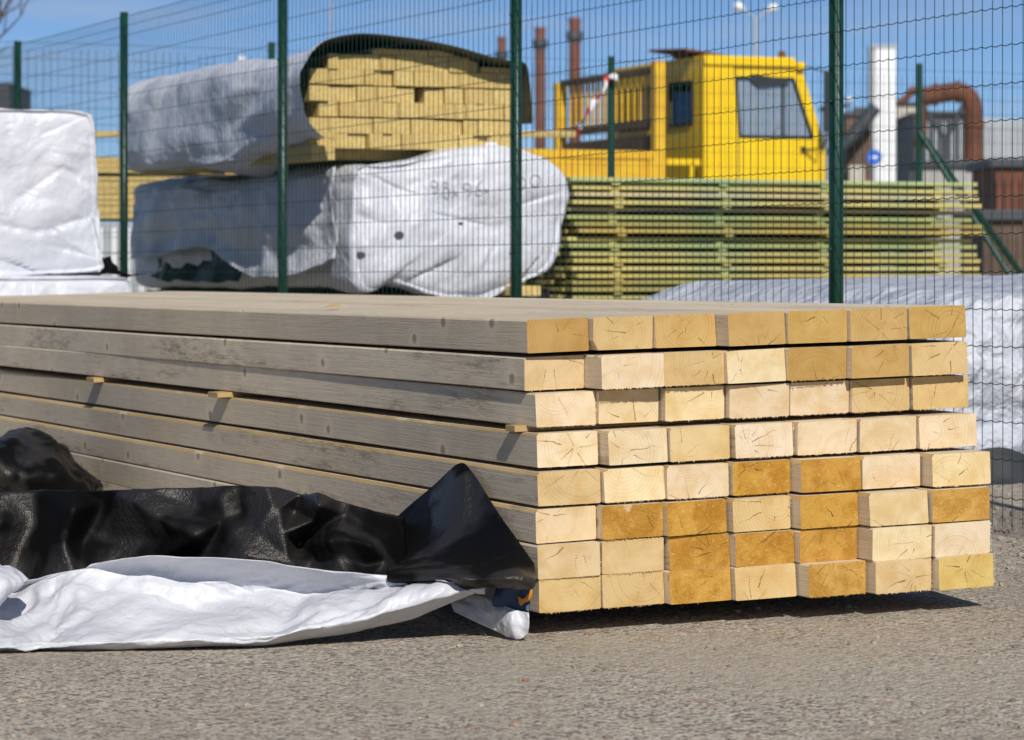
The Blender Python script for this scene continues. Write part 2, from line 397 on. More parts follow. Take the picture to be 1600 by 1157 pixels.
# ------------------------------------------------------------------ ground
def build_ground():
    vs = []; fs = []
    xs = [-400, -120, -40, -15, -6, -3, -1.5, -.8, -.3, 0, .3, .6, 1, 1.5, 2, 2.5, 3, 4, 5, 6, 9, 15, 40, 120, 700]
    ys = [-60, -10, -3, -1, 0, 1, 3, 6, 10, 20, 50, 150, 400, 1500, 6000]
    for y in ys:
        for x in xs:
            vs.append((x, y, ground_z(x)))
    n = len(xs)
    for j in range(len(ys)-1):
        for i in range(n-1): fs.append([j*n+i, j*n+i+1, (j+1)*n+i+1, (j+1)*n+i])
    me = bpy.data.meshes.new('ground'); me.from_pydata(vs, [], fs); me.update()
    return link('ground', me, M['ground'], None, (OX, OY, 0), ANG, smooth=True, kind='structure')
build_ground()

def pebbles():
    rnd = random.Random(3); mb = MB()
    def stone(v, u, r):
        bm = bmesh.new(); bmesh.ops.create_icosphere(bm, subdivisions=1, radius=r)
        c = W(v, u, ground_z(v)+r*.25); s = rnd.random()*50
        vs = [c+Vector((q.co.x*(1+.5*noise.noise(q.co*80+Vector((s, 0, 0)))), q.co.y*(1+.4*noise.noise(q.co*80+Vector((0, s, 0)))), q.co.z*.65)) for q in bm.verts]
        mb.add(vs, [[x.index for x in f.verts] for f in bm.faces]); bm.free()
    for _ in range(1500):                   # thick litter along the foot of the fence
        v = 1.93+rnd.gauss(0, .28); u = rnd.uniform(-.6, 3.2); stone(v, u, rnd.choice([.004, .005, .006, .009, .013]))
    for _ in range(900):
        v = rnd.uniform(-1.6, 1.9); u = rnd.uniform(-1.6, .4); stone(v, u, rnd.choice([.002, .0025, .003, .003, .004, .005, .008]))
    mb.build('gravel', M['pebble'], kind='stuff', label='small loose stones scattered over the ground', cat='gravel')
pebbles()

# ------------------------------------------------------------------ beam stack
BW, BH, BL = .1475, .0735, 6.0
def beam_mesh(L, w, h, cx, cz, bend=0, yaw=0, twist=0, wane=0, rnd=random, lip=.0025, fuzz=0):
    me = bpy.data.meshes.new('beam'); bm = bmesh.new(); uvl = bm.loops.layers.uv.new('UVMap')
    c = .0022
    prof = [(-w/2+c, -h/2), (w/2-c, -h/2), (w/2, -h/2+c), (w/2, h/2-c), (w/2-c, h/2), (-w/2+lip, h/2), (-w/2, h/2-lip*1.3), (-w/2, -h/2+c)]
    if wane: prof[0] = (-w/2+wane*.55, -h/2); prof[7] = (-w/2, -h/2+wane)
    per = [0]
    for i in range(8):
        a, b = prof[i], prof[(i+1) % 8]; per.append(per[-1]+math.dist(a, b))
    ns = 40; rings = []
    lean = rnd.uniform(-.004, .004); ln2 = rnd.uniform(-.003, .003); s0 = rnd.random()*99
    for k in range(ns+1):
        t = k/ns; y = t*t*L if k else 0; y = t**1.6*L
        f = math.exp(-y/.9)
        dz = bend*f; dx = yaw*(y/L-.0)
        row = []
        for (x, z) in prof:
            x2 = x*(1+.004*noise.noise(Vector((y*.9, s0, 1)))); z2 = z+dz+.0011*noise.noise(Vector((y*1.3, s0, x*9)))
            yy = y+(lean*x/w*2+ln2*z/h*2 if k == 0 else 0)
            row.append(bm.verts.new((x2+dx+.0025*noise.noise(Vector((y*.6, s0, 5))), yy, z2)))
        rings.append(row)
    for k in range(ns):
        for i in range(8):
            j = (i+1) % 8; f = bm.faces.new([rings[k][i], rings[k+1][i], rings[k+1][j], rings[k][j]]); f.material_index = 2 if i == 5 and lip > .0035 else 0
            y0, y1 = rings[k][i].co.y, rings[k+1][i].co.y
            for lp, uvv in zip(f.loops, [(y0, per[i]), (y1, per[i]), (y1, per[i+1]), (y0, per[i+1])]): lp[uvl].uv = uvv
    for k, rev in ((0, 1), (ns, 0)):
        vs = rings[k] if not rev else rings[k]
        f = bm.faces.new(vs); f.material_index = 1
        for lp in f.loops: lp[uvl].uv = (lp.vert.co.x-cx, lp.vert.co.z-cz)
    bmesh.ops.recalc_face_normals(bm, faces=bm.faces)
    nf = int(fuzz*60)
    for q in range(nf):
        edge = rnd.choice([0, 0, 0, 1]); wd_ = rnd.uniform(.0008, .0022); ln = rnd.uniform(.0006, .0028)*(1 if rnd.random() < .8 else 1.8)
        if edge == 0: a = rnd.uniform(-w/2+.004, w/2-.004); tri = [(a-wd_, -h/2+.001), (a+wd_, -h/2+.001), (a+rnd.uniform(-.002, .002), -h/2-ln)]
        else: a = rnd.uniform(-h/2+.004, h/2-.004); tri = [(w/2-.001, a-wd_), (w/2-.001, a+wd_), (w/2+ln*.6, a+rnd.uniform(-.002, .002))]
        vs = [bm.verts.new((x, rnd.uniform(-.0012, .0005), z+bend)) for x, z in tri]; f = bm.faces.new(vs); f.material_index = 1
        for lp in f.loops: lp[uvl].uv = (lp.vert.co.x-cx, lp.vert.co.z-cz)
    bm.to_mesh(me); bm.free()
    return me
LEFT = [[823, 926, 1024, 1137, 1232, 1329, 1422], [818, 941, 1037, 1136, 1232, 1332, 1425], [836, 935, 1039, 1141, 1236, 1332, 1426],
        [839, 950, 1047, 1148, 1248, 1344, 1438], [841, 943, 1044, 1144, 1253, 1348, 1458], [836, 941, 1042, 1144, 1250, 1360, 1458],
        [841, 941, 1046, 1149, 1249, 1364, 1460], [842, 941, 1047, 1150, 1262, 1367, 1466]]
KIND = ['dtddddd', 'tctcddt', 'ccccctt', 'cctcccc', 'tccoocc', 'pootoco', 'ttooocc', 'ttototy']
TINT = {'d': [(.53, .35, .12), (.50, .32, .11), (.56, .38, .14)], 't': [(.66, .49, .24), (.68, .52, .28), (.64, .47, .22)],
        'c': [(.76, .62, .40), (.78, .65, .44), (.74, .60, .37)], 'o': [(.58, .31, .045), (.54, .28, .04), (.60, .34, .07)],
        'p': [(.74, .58, .34)], 'y': [(.66, .50, .18)]}
NAMEK = {'d': 'ochre', 't': 'tan', 'c': 'cream', 'o': 'rough orange', 'p': 'pale rough', 'y': 'yellowish'}
ORD = ['first', 'second', 'third', 'fourth', 'fifth', 'sixth', 'seventh', 'eighth', 'ninth', 'tenth', 'eleventh', 'twelfth', 'thirteenth',
       'fourteenth', 'fifteenth', 'sixteenth', 'seventeenth', 'eighteenth']
TOPY = [500, 560, 617, 679, 738, 795, 850, 903]      # top of each row at the near left corner, photo rows
ROWV = [.000, .003, .014, .007, -.001, -.010, -.010, -.006]
ROWYAW = [.004, .000, -.012, .004, .006, .004, 0, 0]
TILT = .027
rnd = random.Random(11)
for r in range(8):
    ztop = EYE-(TOPY[r]-HZ)/725.0
    vcur = ROWV[r]
    for c in range(7):
        kd = KIND[r][c]; Zt = 0
        # how far the end stands out: find u so that the left edge lands on its column
        best = 0; lo, hi = -.25, .15
        for _ in range(40):
            mid = (lo+hi)/2; p = W(vcur, mid); px = 800+F*p.x/p.y
            if px > LEFT[r][c]: lo = mid
            else: hi = mid
        u0 = max(min(mid, .07), -.20)
        w = BW+rnd.uniform(-.0015, .001)
        cx = rnd.uniform(-.05, .05); cz = rnd.choice([rnd.uniform(-.05, .05), rnd.uniform(-.02, .03), -.05, .045])
        bend = {0: .004, 1: .0, 2: -.006}.get(r, 0)+rnd.uniform(-.0008, .0008)
        me = beam_mesh(BL, w, BH-(.0008 if r != 3 else 0), cx, cz, bend=bend, yaw=ROWYAW[r], wane=.022 if (r, c) == (0, 1) else 0, rnd=rnd, lip=[.003, .003, .0025, .004, .0055, .0055, .003, .0025][r], fuzz=rnd.choice([0, .3, 1.0, 1.6]) if r != 0 else 0)
        vc = vcur+w/2
        z = ztop-BH/2-bend+TILT*vc
        o = link('squared_timber', me, [M['side'], M['end_rough' if kd in 'o' else 'end_smooth'], M['side_fresh']], None, W(vc, u0, z), ANG,
                 label='%s timber end, %s row from top, %s from left of the front stack' % (NAMEK[kd], ORD[r], ORD[c]),
                 cat='squared timber', group='squared timbers in the front stack')
        o.rotation_euler = (0, -TILT, ANG+rnd.uniform(-.0006, .0006))
        t = rnd.choice(TINT[kd]); k = rnd.uniform(.94, 1.05); o.color = (t[0]*k, t[1]*k, t[2]*k*rnd.uniform(.9, 1.1), 1)
        vcur += w+.0012+ (.004 if rnd.random() < .35 else .001)
q_ = on_u(1400, 495, -.012)
mb = loft([[(-.018, -.004, -.004), (-.018, -.005, .003)], [(-.008, -.001, -.001), (-.007, -.006, .006)], [(.003, -.006, -.003), (.004, -.002, .004)], [(.018, -.003, .006), (.017, -.006, .011)]], 16, 4, lambda p, a, b: crumple(p, 120, .002, 3))
thicken(link('foil_shred', sheet_mesh(mb, 'foil_shred'), M['white_paint'], None, W(q_[0], -.016, q_[1]), ANG, label='tiny shred of silvery foil stuck to a timber end in the top row', cat='foil shred'), .0006)
rs = random.Random(21); mb = MB()
for _ in range(260):
    v = rs.uniform(-.3, 1.6); u = rs.uniform(-.9, .1); a = rs.uniform(0, PI); l_ = rs.uniform(.003, .014); w_ = rs.uniform(.001, .0025)
    c_ = W(v, u, ground_z(v)+.002+rs.random()*.002); d_ = Vector((math.cos(a), math.sin(a), rs.uniform(-.1, .25)))*l_/2; e_ = Vector((-math.sin(a), math.cos(a), 0))*w_/2; t_ = Vector((0, 0, .0007))
    mb.add([c_-d_-e_, c_+d_-e_, c_+d_+e_, c_-d_+e_, c_-d_-e_+t_, c_+d_-e_+t_, c_+d_+e_+t_, c_-d_+e_+t_], [[0, 3, 2, 1], [4, 5, 6, 7], [0, 1, 5, 4], [1, 2, 6, 5], [2, 3, 7, 6], [3, 0, 4, 7]])
mb.build('sawdust', M['side_fresh'], kind='stuff', label='pale sawdust and wood chips on the ground before the timber ends', cat='sawdust')
# thin stickers between the third and fourth layer and bearers below
def upos(px):                                # u on the front side (v=0) for a picture column
    lo, hi = -.2, 6.5
    for _ in range(40):
        m_ = (lo+hi)/2; p = W(0, m_)
        if 800+F*p.x/p.y > px: lo = m_
        else: hi = m_
    return m_
zg = EYE-(672-HZ)/725.0
for px, out, lab in ((812, .012, 'thin pale spacer batten at the near corner between beam layers'),
                     (356, .030, 'thin pale spacer batten sticking out farther, with the longer shadow'),
                     (157, .022, 'thin pale spacer batten sticking out at the far left of the beam stack')):
    u = upos(px); mb = MB(); wdt = .05 if px > 700 else .085
    mb.box(-out+.0, 1.03, 0, wdt, -.0068, .0068, bev=.001)
    o = mb.build('spacer_batten', M['side_fresh'], None, W(0, u, zg-.0035+.002), ANG, label=lab, cat='batten', group='spacer battens between beam layers')
    o.rotation_euler = (0, -TILT, ANG)
zb = EYE-(957-HZ)/725.0
for u, lab in ((.95, 'squared bearer under the beam stack near the cut ends'), (3.0, 'squared bearer under the middle of the beam stack'), (5.2, 'squared bearer under the far end of the beam stack')):
    mb = MB(); mb.box(.03, 1.02, 0, .09, -.05, -.0015, bev=.002)
    o = mb.build('bearer', M['side'], None, W(0, u, zb), ANG, label=lab, cat='bearer', group='bearers under the beam stack')
    o.rotation_euler = (0, -TILT, ANG)
# wood splinter on the stack top
mb = MB(); mb.add([(0, 0, .002), (.12, .03, .004), (.13, .045, .016), (.02, .012, .004), (.05, .03, .002)], [[0, 1, 2, 3], [3, 2, 4], [0, 4, 1], [0, 3, 4], [1, 4, 2]])
p = W(.12, 1.62, EYE-(500-HZ)/725+.006); mb.build('wood_splinter', M['side_fresh'], None, p, ANG+.6, label='small fresh splinter lying on top of the beam stack', cat='splinter')

# ------------------------------------------------------------------ tarpaulin at the foot of the stack
tarp = empty('tarpaulin', W(-.5, .5, 0), 0, label='crumpled black tarpaulin with white underside heaped beside the beam stack', cat='tarpaulin')
TM = Matrix.Translation(-tarp.location)
def S(lst): return [P(*q) for q in lst]
from mathutils.geometry import delaunay_2d_cdt
def tin(name, top, bottom, inner, mat, label, levels=3, iters=3, backz=.35, zback=.1, rough=.002, seed=1):
    """sheet of flat creased planes through measured points, with a back side falling away behind its top edge"""
    pts = top+bottom[::-1]+inner; no = len(top)+len(bottom)
    res = delaunay_2d_cdt([Vector((p[0]/100, p[1]/100)) for p in pts], [], [list(range(no))], 1, 1e-5)
    src = [o_[0] if o_ else None for o_ in res[3]]
    bm = bmesh.new(); vm_ = {}
    for k, o_ in enumerate(src):
        q = pts[o_] if o_ is not None else (res[0][k].x*100, res[0][k].y*100, pts[0][2]); vm_[k] = bm.verts.new(P(*q))
    inv_ = {o_: k for k, o_ in enumerate(src) if o_ is not None}
    for f in res[2]:
        try: bm.faces.new([vm_[k] for k in f])
        except ValueError: pass
    tv = [vm_[inv_[k]] for k in range(len(top))]
    bv_ = []
    for v in tv:
        g = (v.co.y+backz)/v.co.y; bv_.append(bm.verts.new((v.co.x*g, v.co.y+backz, max(.02, v.co.z-zback))))
    for k in range(len(tv)-1):
        bm.faces.new([tv[k], tv[k+1], bv_[k+1]]); bm.faces.new([tv[k], bv_[k+1], bv_[k]])
    for _ in range(levels):
        bmesh.ops.subdivide_edges(bm, edges=bm.edges[:], cuts=1, use_grid_fill=True); 
        bmesh.ops.triangulate(bm, faces=[f for f in bm.faces if len(f.verts) > 4])
    for _ in range(iters): bmesh.ops.smooth_vert(bm, verts=[v for v in bm.verts if not v.is_boundary], factor=.5, use_axis_x=True, use_axis_y=True, use_axis_z=True)
    bmesh.ops.recalc_face_normals(bm, faces=bm.faces); bm.normal_update()
    for v in bm.verts:
        d = crumple(v.co, 16, rough, seed)+crumple(v.co, 6, rough*2.0, seed+3); v.co += v.normal*d
    me = bpy.data.meshes.new(name); bm.to_mesh(me); bm.free()
    if sum(p.normal.y for p in me.polygons) > 0: me.flip_normals()
    for p in me.polygons: p.use_smooth = True
    o = link(name, me, mat, tarp, -tarp.location, label=label); return thicken(o, .0015)
def bz(px): return 6.84 if px < 0 else (6.84-.24*px/450 if px < 450 else 6.60-.12*(px-450)/170)
def bp(px, py, d): return (px, py, bz(px)+.40*(885-py)/690+d)
B_top = [(-260, 772, .0), (-120, 768, .03), (0, 766, -.02), (60, 763, .03), (115, 764, -.02), (170, 763, .04), (222, 761, .0), (300, 759, .03), (372, 757, .0), (416, 757, -.03), (439, 760, .06), (471, 770, .05), (497, 766, -.05), (530, 779, .0), (580, 793, .06), (632, 806, .34)]
B_bot = [(-260, 955, .0), (-120, 950, .0), (0, 945, .0), (60, 930, .0), (124, 915, .0), (213, 900, .02), (319, 895, .0), (414, 900, .0), (466, 905, .03), (510, 910, .0), (566, 915, .0), (640, 920, .16)]
B_in = [(-190, 840, -.05), (-140, 900, .05), (-60, 820, .06), (-40, 880, -.04), (0, 815, -.05), (30, 862, .05), (52, 812, .05), (115, 798, -.07), (98, 850, -.03), (80, 888, -.01), (128, 846, .06), (160, 786, .06), (178, 842, .07), (160, 885, .03),
        (203, 782, -.02), (250, 812, -.05), (306, 836, -.07), (383, 868, -.05), (236, 846, .05), (250, 874, .04), (316, 872, .03), (290, 786, .03), (346, 778, -.01), (350, 812, .0), (380, 800, .03), (400, 834, -.02), (427, 788, -.04), (443, 832, -.04), (452, 876, -.01),
        (460, 800, .09), (467, 852, .10), (437, 796, -.03), (496, 790, -.09), (490, 814, -.02), (538, 804, .02), (498, 822, .03), (512, 846, -.06), (541, 842, -.02), (526, 876, -.01), (492, 874, .06), (566, 822, .06), (580, 852, -.01), (572, 884, .04), (610, 836, .14), (608, 876, .06)]
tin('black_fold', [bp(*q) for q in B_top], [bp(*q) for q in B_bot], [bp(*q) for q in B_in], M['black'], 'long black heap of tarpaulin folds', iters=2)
# stiff triangular flap leaning on the beams
flap = [
 S([(600, 830, 6.940), (602, 850, 6.860), (604, 872, 6.740), (606, 890, 6.580), (606, 900, 6.450), (606, 912, 6.480)]),
 S([(636, 796, 6.970), (638, 826, 6.880), (640, 858, 6.760), (642, 883, 6.580), (642, 900, 6.400), (642, 912, 6.440)]),
 S([(680, 758, 6.880), (682, 800, 6.800), (684, 845, 6.700), (686, 879, 6.560), (688, 900, 6.370), (688, 914, 6.420)]),
 S([(717, 725, 6.810), (719, 780, 6.740), (720, 835, 6.660), (722, 878, 6.520), (724, 902, 6.340), (724, 917, 6.390)]),
 S([(738, 738, 6.770), (742, 790, 6.700), (744, 838, 6.620), (748, 878, 6.500), (752, 902, 6.330), (752, 919, 6.370)]),
 S([(772, 791, 6.640), (774, 822, 6.600), (776, 850, 6.540), (778, 878, 6.460), (782, 900, 6.320), (784, 920, 6.350)]),
 S([(806, 842, 6.530), (808, 854, 6.500), (808, 866, 6.470), (808, 882, 6.420), (810, 902, 6.320), (810, 920, 6.350)]),
 S([(833, 879, 6.450), (835, 884, 6.440), (836, 890, 6.420), (836, 898, 6.400), (834, 908, 6.350), (831, 919, 6.350)]),
]
def dflap(p, a, b):
    low = max(0, (b-.55)*2.2)
    return crumple(p, 2, .004, 21)+low*(crumple(p, 9, .012, 2)+crumple(p, 22, .004, 5))*(.5+a)
mb = loft(flap, 110, 60, dflap)
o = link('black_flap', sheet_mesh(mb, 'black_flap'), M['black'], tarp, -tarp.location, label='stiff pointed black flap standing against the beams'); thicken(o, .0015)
# black hump at the far left
hump = [S([(-220, 790, 9.3), (-220, 745, 9.0), (-220, 708, 9.3), (-220, 720, 9.9)]),
        S([(-80, 790, 9.2), (-80, 740, 8.95), (-80, 700, 9.3), (-80, 705, 9.9)]),
        S([(0, 790, 9.1), (0, 740, 8.9), (0, 694, 9.25), (0, 700, 9.8)]),
        S([(50, 790, 9.0), (48, 735, 8.9), (44, 684, 9.2), (50, 690, 9.7)]),
        S([(95, 790, 9.0), (92, 740, 8.95), (88, 692, 9.2), (96, 700, 9.7)]),
        S([(125, 795, 9.0), (124, 755, 9.05), (122, 718, 9.25), (126, 724, 9.6)]),
        S([(150, 800, 9.1), (150, 778, 9.15), (148, 762, 9.3), (152, 768, 9.5)])]
mb = loft(hump, 70, 40, lambda p, a, b: facets(a*5, b*3.5, .028, 12)+crumple(p, 12, .006, 4))
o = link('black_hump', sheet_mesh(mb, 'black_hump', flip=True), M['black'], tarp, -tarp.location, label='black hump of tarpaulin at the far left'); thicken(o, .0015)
# white side rolled to the front
wht = [
 S([(-260, 905, 6.550), (-260, 924, 6.590), (-260, 955, 6.42), (-260, 985, 6.28), (-260, 1012, 6.16), (-260, 1026, 6.22)]),
 S([(-60, 905, 6.520), (-60, 921, 6.570), (-60, 955, 6.42), (-60, 985, 6.28), (-60, 1012, 6.17), (-60, 1023, 6.22)]),
 S([(20, 910, 6.550), (20, 925, 6.590), (20, 955, 6.44), (16, 985, 6.30), (10, 1010, 6.18), (8, 1021, 6.22)]),
 S([(80, 898, 6.550), (80, 907, 6.550), (78, 940, 6.48), (76, 975, 6.34), (74, 1006, 6.21), (74, 1020, 6.24)]),
 S([(130, 888, 6.520), (130, 895, 6.510), (130, 932, 6.46), (130, 968, 6.34), (130, 1003, 6.20), (130, 1019, 6.24)]),
 S([(213, 872, 6.460), (213, 889, 6.520), (213, 928, 6.46), (213, 965, 6.35), (213, 1000, 6.22), (213, 1015, 6.25)]),
 S([(300, 870, 6.440), (300, 898, 6.520), (300, 932, 6.49), (300, 965, 6.34), (300, 998, 6.22), (300, 1014, 6.26)]),
 S([(400, 877, 6.440), (400, 903, 6.520), (400, 935, 6.50), (400, 965, 6.35), (400, 996, 6.25), (400, 1012, 6.29)]),
 S([(480, 886, 6.440), (480, 907, 6.500), (480, 932, 6.50), (478, 958, 6.36), (476, 985, 6.28), (474, 1003, 6.34)]),
 S([(560, 895, 6.450), (560, 910, 6.470), (558, 928, 6.49), (556, 946, 6.38), (554, 970, 6.32), (552, 990, 6.39)]),
 S([(630, 902, 6.460), (630, 911, 6.450), (630, 922, 6.46), (628, 938, 6.38), (626, 956, 6.35), (624, 975, 6.42)]),
 S([(690, 909, 6.370), (692, 912, 6.410), (692, 920, 6.42), (690, 928, 6.37), (688, 938, 6.36), (686, 952, 6.42)]),
 S([(758, 918, 6.400), (758, 918, 6.380), (758, 920, 6.41), (757, 921, 6.40), (756, 922, 6.41), (755, 924, 6.43)]),
]
WCR = [(180, 905, 420, 965, .018, 26), (700, 912, 400, 1000, .014, 24), (110, 905, 360, 935, .014, 18), (20, 1000, 150, 950, .018, 24), (60, 930, 0, 985, .018, 20), (276, 902, 470, 960, .012, 14), (420, 925, 640, 918, .010, 12), (300, 985, 520, 955, .012, 16), (360, 905, 440, 950, .010, 10)]
def dw(p, a, b):
    e = math.sin(min(1, max(0, b))*PI)*.8+.2
    q = Vector((p.x*.45, p.y, p.z*1.6)); px = 800+F*p.x/p.y; py = HZ+F*(EYE-p.z)/p.y; ex = 0
    for (x0, y0, x1, y1, am, wd_) in WCR:
        dx, dy = x1-x0, y1-y0; LL = dx*dx+dy*dy; t = ((px-x0)*dx+(py-y0)*dy)/LL
        if 0 < t < 1:
            sd_ = ((px-x0)*dy-(py-y0)*dx)/math.sqrt(LL); ex += am*math.sin(t*PI)**.7*math.exp(-abs(sd_)/wd_)*(1 if sd_ < 0 else .3 if abs(sd_) > 1 else .6)
    return ex+e*(facets(a*8+b*1.8, b*2.6, .030, 31)+crumple(p, 10, .002, 33))
mb = loft(wht, 190, 70, dw)
o = link('white_roll', sheet_mesh(mb, 'white_roll'), M['white'], tarp, -tarp.location, label='white underside of the tarpaulin rolled out over the ground'); thicken(o, .0015)
wc = [S([(-120, 880, 6.5), (-120, 905, 6.34), (-120, 950, 6.28), (-120, 980, 6.3)]), S([(-40, 878, 6.5), (-40, 900, 6.34), (-40, 940, 6.3), (-40, 970, 6.32)]),
      S([(6, 883, 6.48), (2, 903, 6.33), (-6, 935, 6.3), (-14, 960, 6.33)]), S([(28, 891, 6.46), (22, 908, 6.35), (8, 928, 6.33), (-6, 948, 6.36)]), S([(43, 907, 6.44), (34, 912, 6.38), (14, 926, 6.36), (-4, 942, 6.38)])]
mb = loft(wc, 50, 30, lambda p, a, b: crumple(p, 12, .014, 41))
o = link('white_corner', sheet_mesh(mb, 'white_corner'), M['white'], tarp, -tarp.location, label='white folded corner at the left edge of the heap'); thicken(o, .0015)
# hanging white tail by the corner
tail = [S([(700, 930, 6.56), (704, 942, 6.54), (709, 956, 6.53)]), S([(747, 931, 6.52), (752, 955, 6.50), (760, 980, 6.48)]),
        S([(780, 944, 6.47), (780, 965, 6.45), (782, 990, 6.45)]), S([(797, 950, 6.42), (796, 970, 6.40), (799, 997, 6.42)]),
        S([(812, 955, 6.41), (813, 975, 6.405), (814, 998, 6.415)]), S([(827, 958, 6.40), (827, 974, 6.395), (824, 991, 6.405)])]
mb = loft(tail, 50, 24, lambda p, a, b: facets(a*5, b*2, .004, 51))
o = link('white_tail', sheet_mesh(mb, 'white_tail'), M['white'], tarp, -tarp.location, label='short white tail of sheet hanging to the ground at the stack corner'); thicken(o, .0012)
mb = loft([S([(776, 916, 6.46), (772, 934, 6.46), (770, 947, 6.47)]), S([(800, 916, 6.43), (799, 935, 6.44), (800, 950, 6.44)]), S([(830, 918, 6.45), (828, 938, 6.45), (827, 957, 6.44)])], 20, 12, lambda p, a, b: crumple(p, 14, .006, 57))
strap = empty('fabric_scrap', P(815, 957, 6.44), 0, label='scrap of dark blue and orange cloth under the black flap at the stack corner', cat='cloth scrap')
o = link('blue_band', sheet_mesh(mb, 'blue_band'), M['strap'], strap, -strap.location, label='dark blue cloth band'); thicken(o, .002)
mb = loft([S([(809, 932, 6.425), (811, 942, 6.425), (813, 947, 6.43)]), S([(817, 936, 6.42), (818, 940, 6.42), (818, 943, 6.425)]), S([(824, 930, 6.42), (825, 936, 6.42), (825, 940, 6.425)]), S([(832, 919, 6.43), (832, 927, 6.43), (830, 937, 6.435)])], 16, 8, lambda p, a, b: crumple(p, 30, .003, 59))
o = link('orange_patch', sheet_mesh(mb, 'orange_patch'), M['orange'], strap, -strap.location, label='torn orange patch'); thicken(o, .002)

# ------------------------------------------------------------------ front mesh fence
FV = 1.93
fence = empty('mesh_fence', W(FV, 2.08, ground_z(FV)), ANG, label='near green welded mesh fence with tall posts running behind the beam stack', cat='fence')
def wire_panel(y0, y1, zlist, zb_, zt_, cell, r, amp, horiz_from=None):
    mb = MB(); n = max(1, round((y1-y0)/cell)); d = (y1-y0)/n
    def strand(pts, rad):
        vs = []; fs = []
        for p in pts:
            for (a, b) in ((1, 0), (0, 1), (-1, 0), (0, -1)): vs.append((p[0]+a*rad, p[1]+b*rad*(1 if True else 0), p[2]+0))
        for i in range(len(pts)-1):
            for k in range(4): fs.append([i*4+k, i*4+(k+1) % 4, i*4+4+(k+1) % 4, i*4+4+k])
        mb.add(vs, fs)
    def hstrand(pts, rad):
        vs = []; fs = []
        for p in pts:
            for (a, b) in ((1, 0), (0, 1), (-1, 0), (0, -1)): vs.append((p[0]+a*rad, p[1], p[2]+b*rad))
        for i in range(len(pts)-1):
            for k in range(4): fs.append([i*4+k, i*4+(k+1) % 4, i*4+4+(k+1) % 4, i*4+4+k])
        mb.add(vs, fs)
    rr = random.Random(int(y0*100)+5)
    for i in range(n+1):
        y = y0+i*d; ph = rr.random()*9
        strand([(.0012*noise.noise(Vector((z*2, ph, 0))), y+.0035*noise.noise(Vector((z*1.6, ph, 3))), z) for z in [zb_+(zt_-zb_)*k/14 for k in range(15)]], r)
    for z in zlist:
        ph = rr.random()*9; pts = []
        for i in range(n*4+1):
            y = y0+(y1-y0)*i/(n*4); w = [0, 1, 0, -1][i % 4]
            pts.append((.003, y, z+amp*w+.004*noise.noise(Vector((y*1.4, ph, 0)))))
        hstrand(pts, r)
    return mb
posts_u = [11.78, 9.58, 7.08, 4.47, 2.08]
base = 2.08; gz = ground_z(FV)
zl = [EYE-gz+k*.104 for k in range(-6, 12)]+[EYE-gz+x for x in (1.25, 1.30, 1.35)]
edges_ = [14.3]+posts_u+[-.42]
for a, b in zip(edges_[:-1], edges_[1:]):
    mb = wire_panel(b-base, a-base, zl, .03, EYE-gz+1.355, .05, .0014, .0022)
    mb.build('mesh_panel', M['wire'], fence)
def post(rad, h, parent, x, y, seed=0):
    mb = MB(); mb.tube([(x, y, -.3), (x, y, h)], rad, 20); mb.tube([(x, y, h), (x, y, h+.012)], [rad*1.06, rad*.9], 20)
    for k in range(4): mb.tube([(x-rad*1.0, y-.004, .35+k*.45), (x-rad*1.35, y-.004, .35+k*.45)], .006, 8)
    return mb.build('post', M['green'], parent, smooth=False)
for u in posts_u+[-.42, 14.3]:
    if u in (14.3,): continue
    o = post(.0215, EYE-gz+1.37, fence, .026, u-base)
    for p_ in o.data.polygons: p_.use_smooth = len(p_.vertices) == 4
# back fence across the yard
pB = P(955, 425, 21.0); vb, ub = inv(pB); gzb = ground_z(vb)
fb = empty('mesh_fence', W(vb, ub, gzb), ANG, label='far green mesh fence crossing the yard in front of the yellow truck', cat='fence')
zl2 = [k*.104+.05 for k in range(0, 21)]
for k in range(-2, 3):
    mb = MB()
    m0 = wire_panel(0, 2.5, zl2, .03, EYE-gzb+1.43, .05, .0014, .0)
    m0.v = [(y+k*2.5, x, z) for (x, y, z) in m0.v]
    m0.build('mesh_panel', M['wire'], fb)
for k in range(-2, 4):
    h = EYE-gzb+(1.50 if k == 0 else 1.52)
    mb = MB(); mb.tube([(k*2.5, 0, -.3), (k*2.5, 0, h)], .024, 14); mb.build('post', M['green'], fb, smooth=False)
mb = MB(); mb.tube([(2.5, 0, 1.02+EYE-gzb), (4.2, .35, -.05)], .024, 12); mb.build('brace', M['green'], fb)
mb = MB(); mb.tube([(2.5, 0, 1.02+EYE-gzb), (2.5+.5, -1.2, -.05)], .022, 12); mb.build('brace', M['green'], fb)
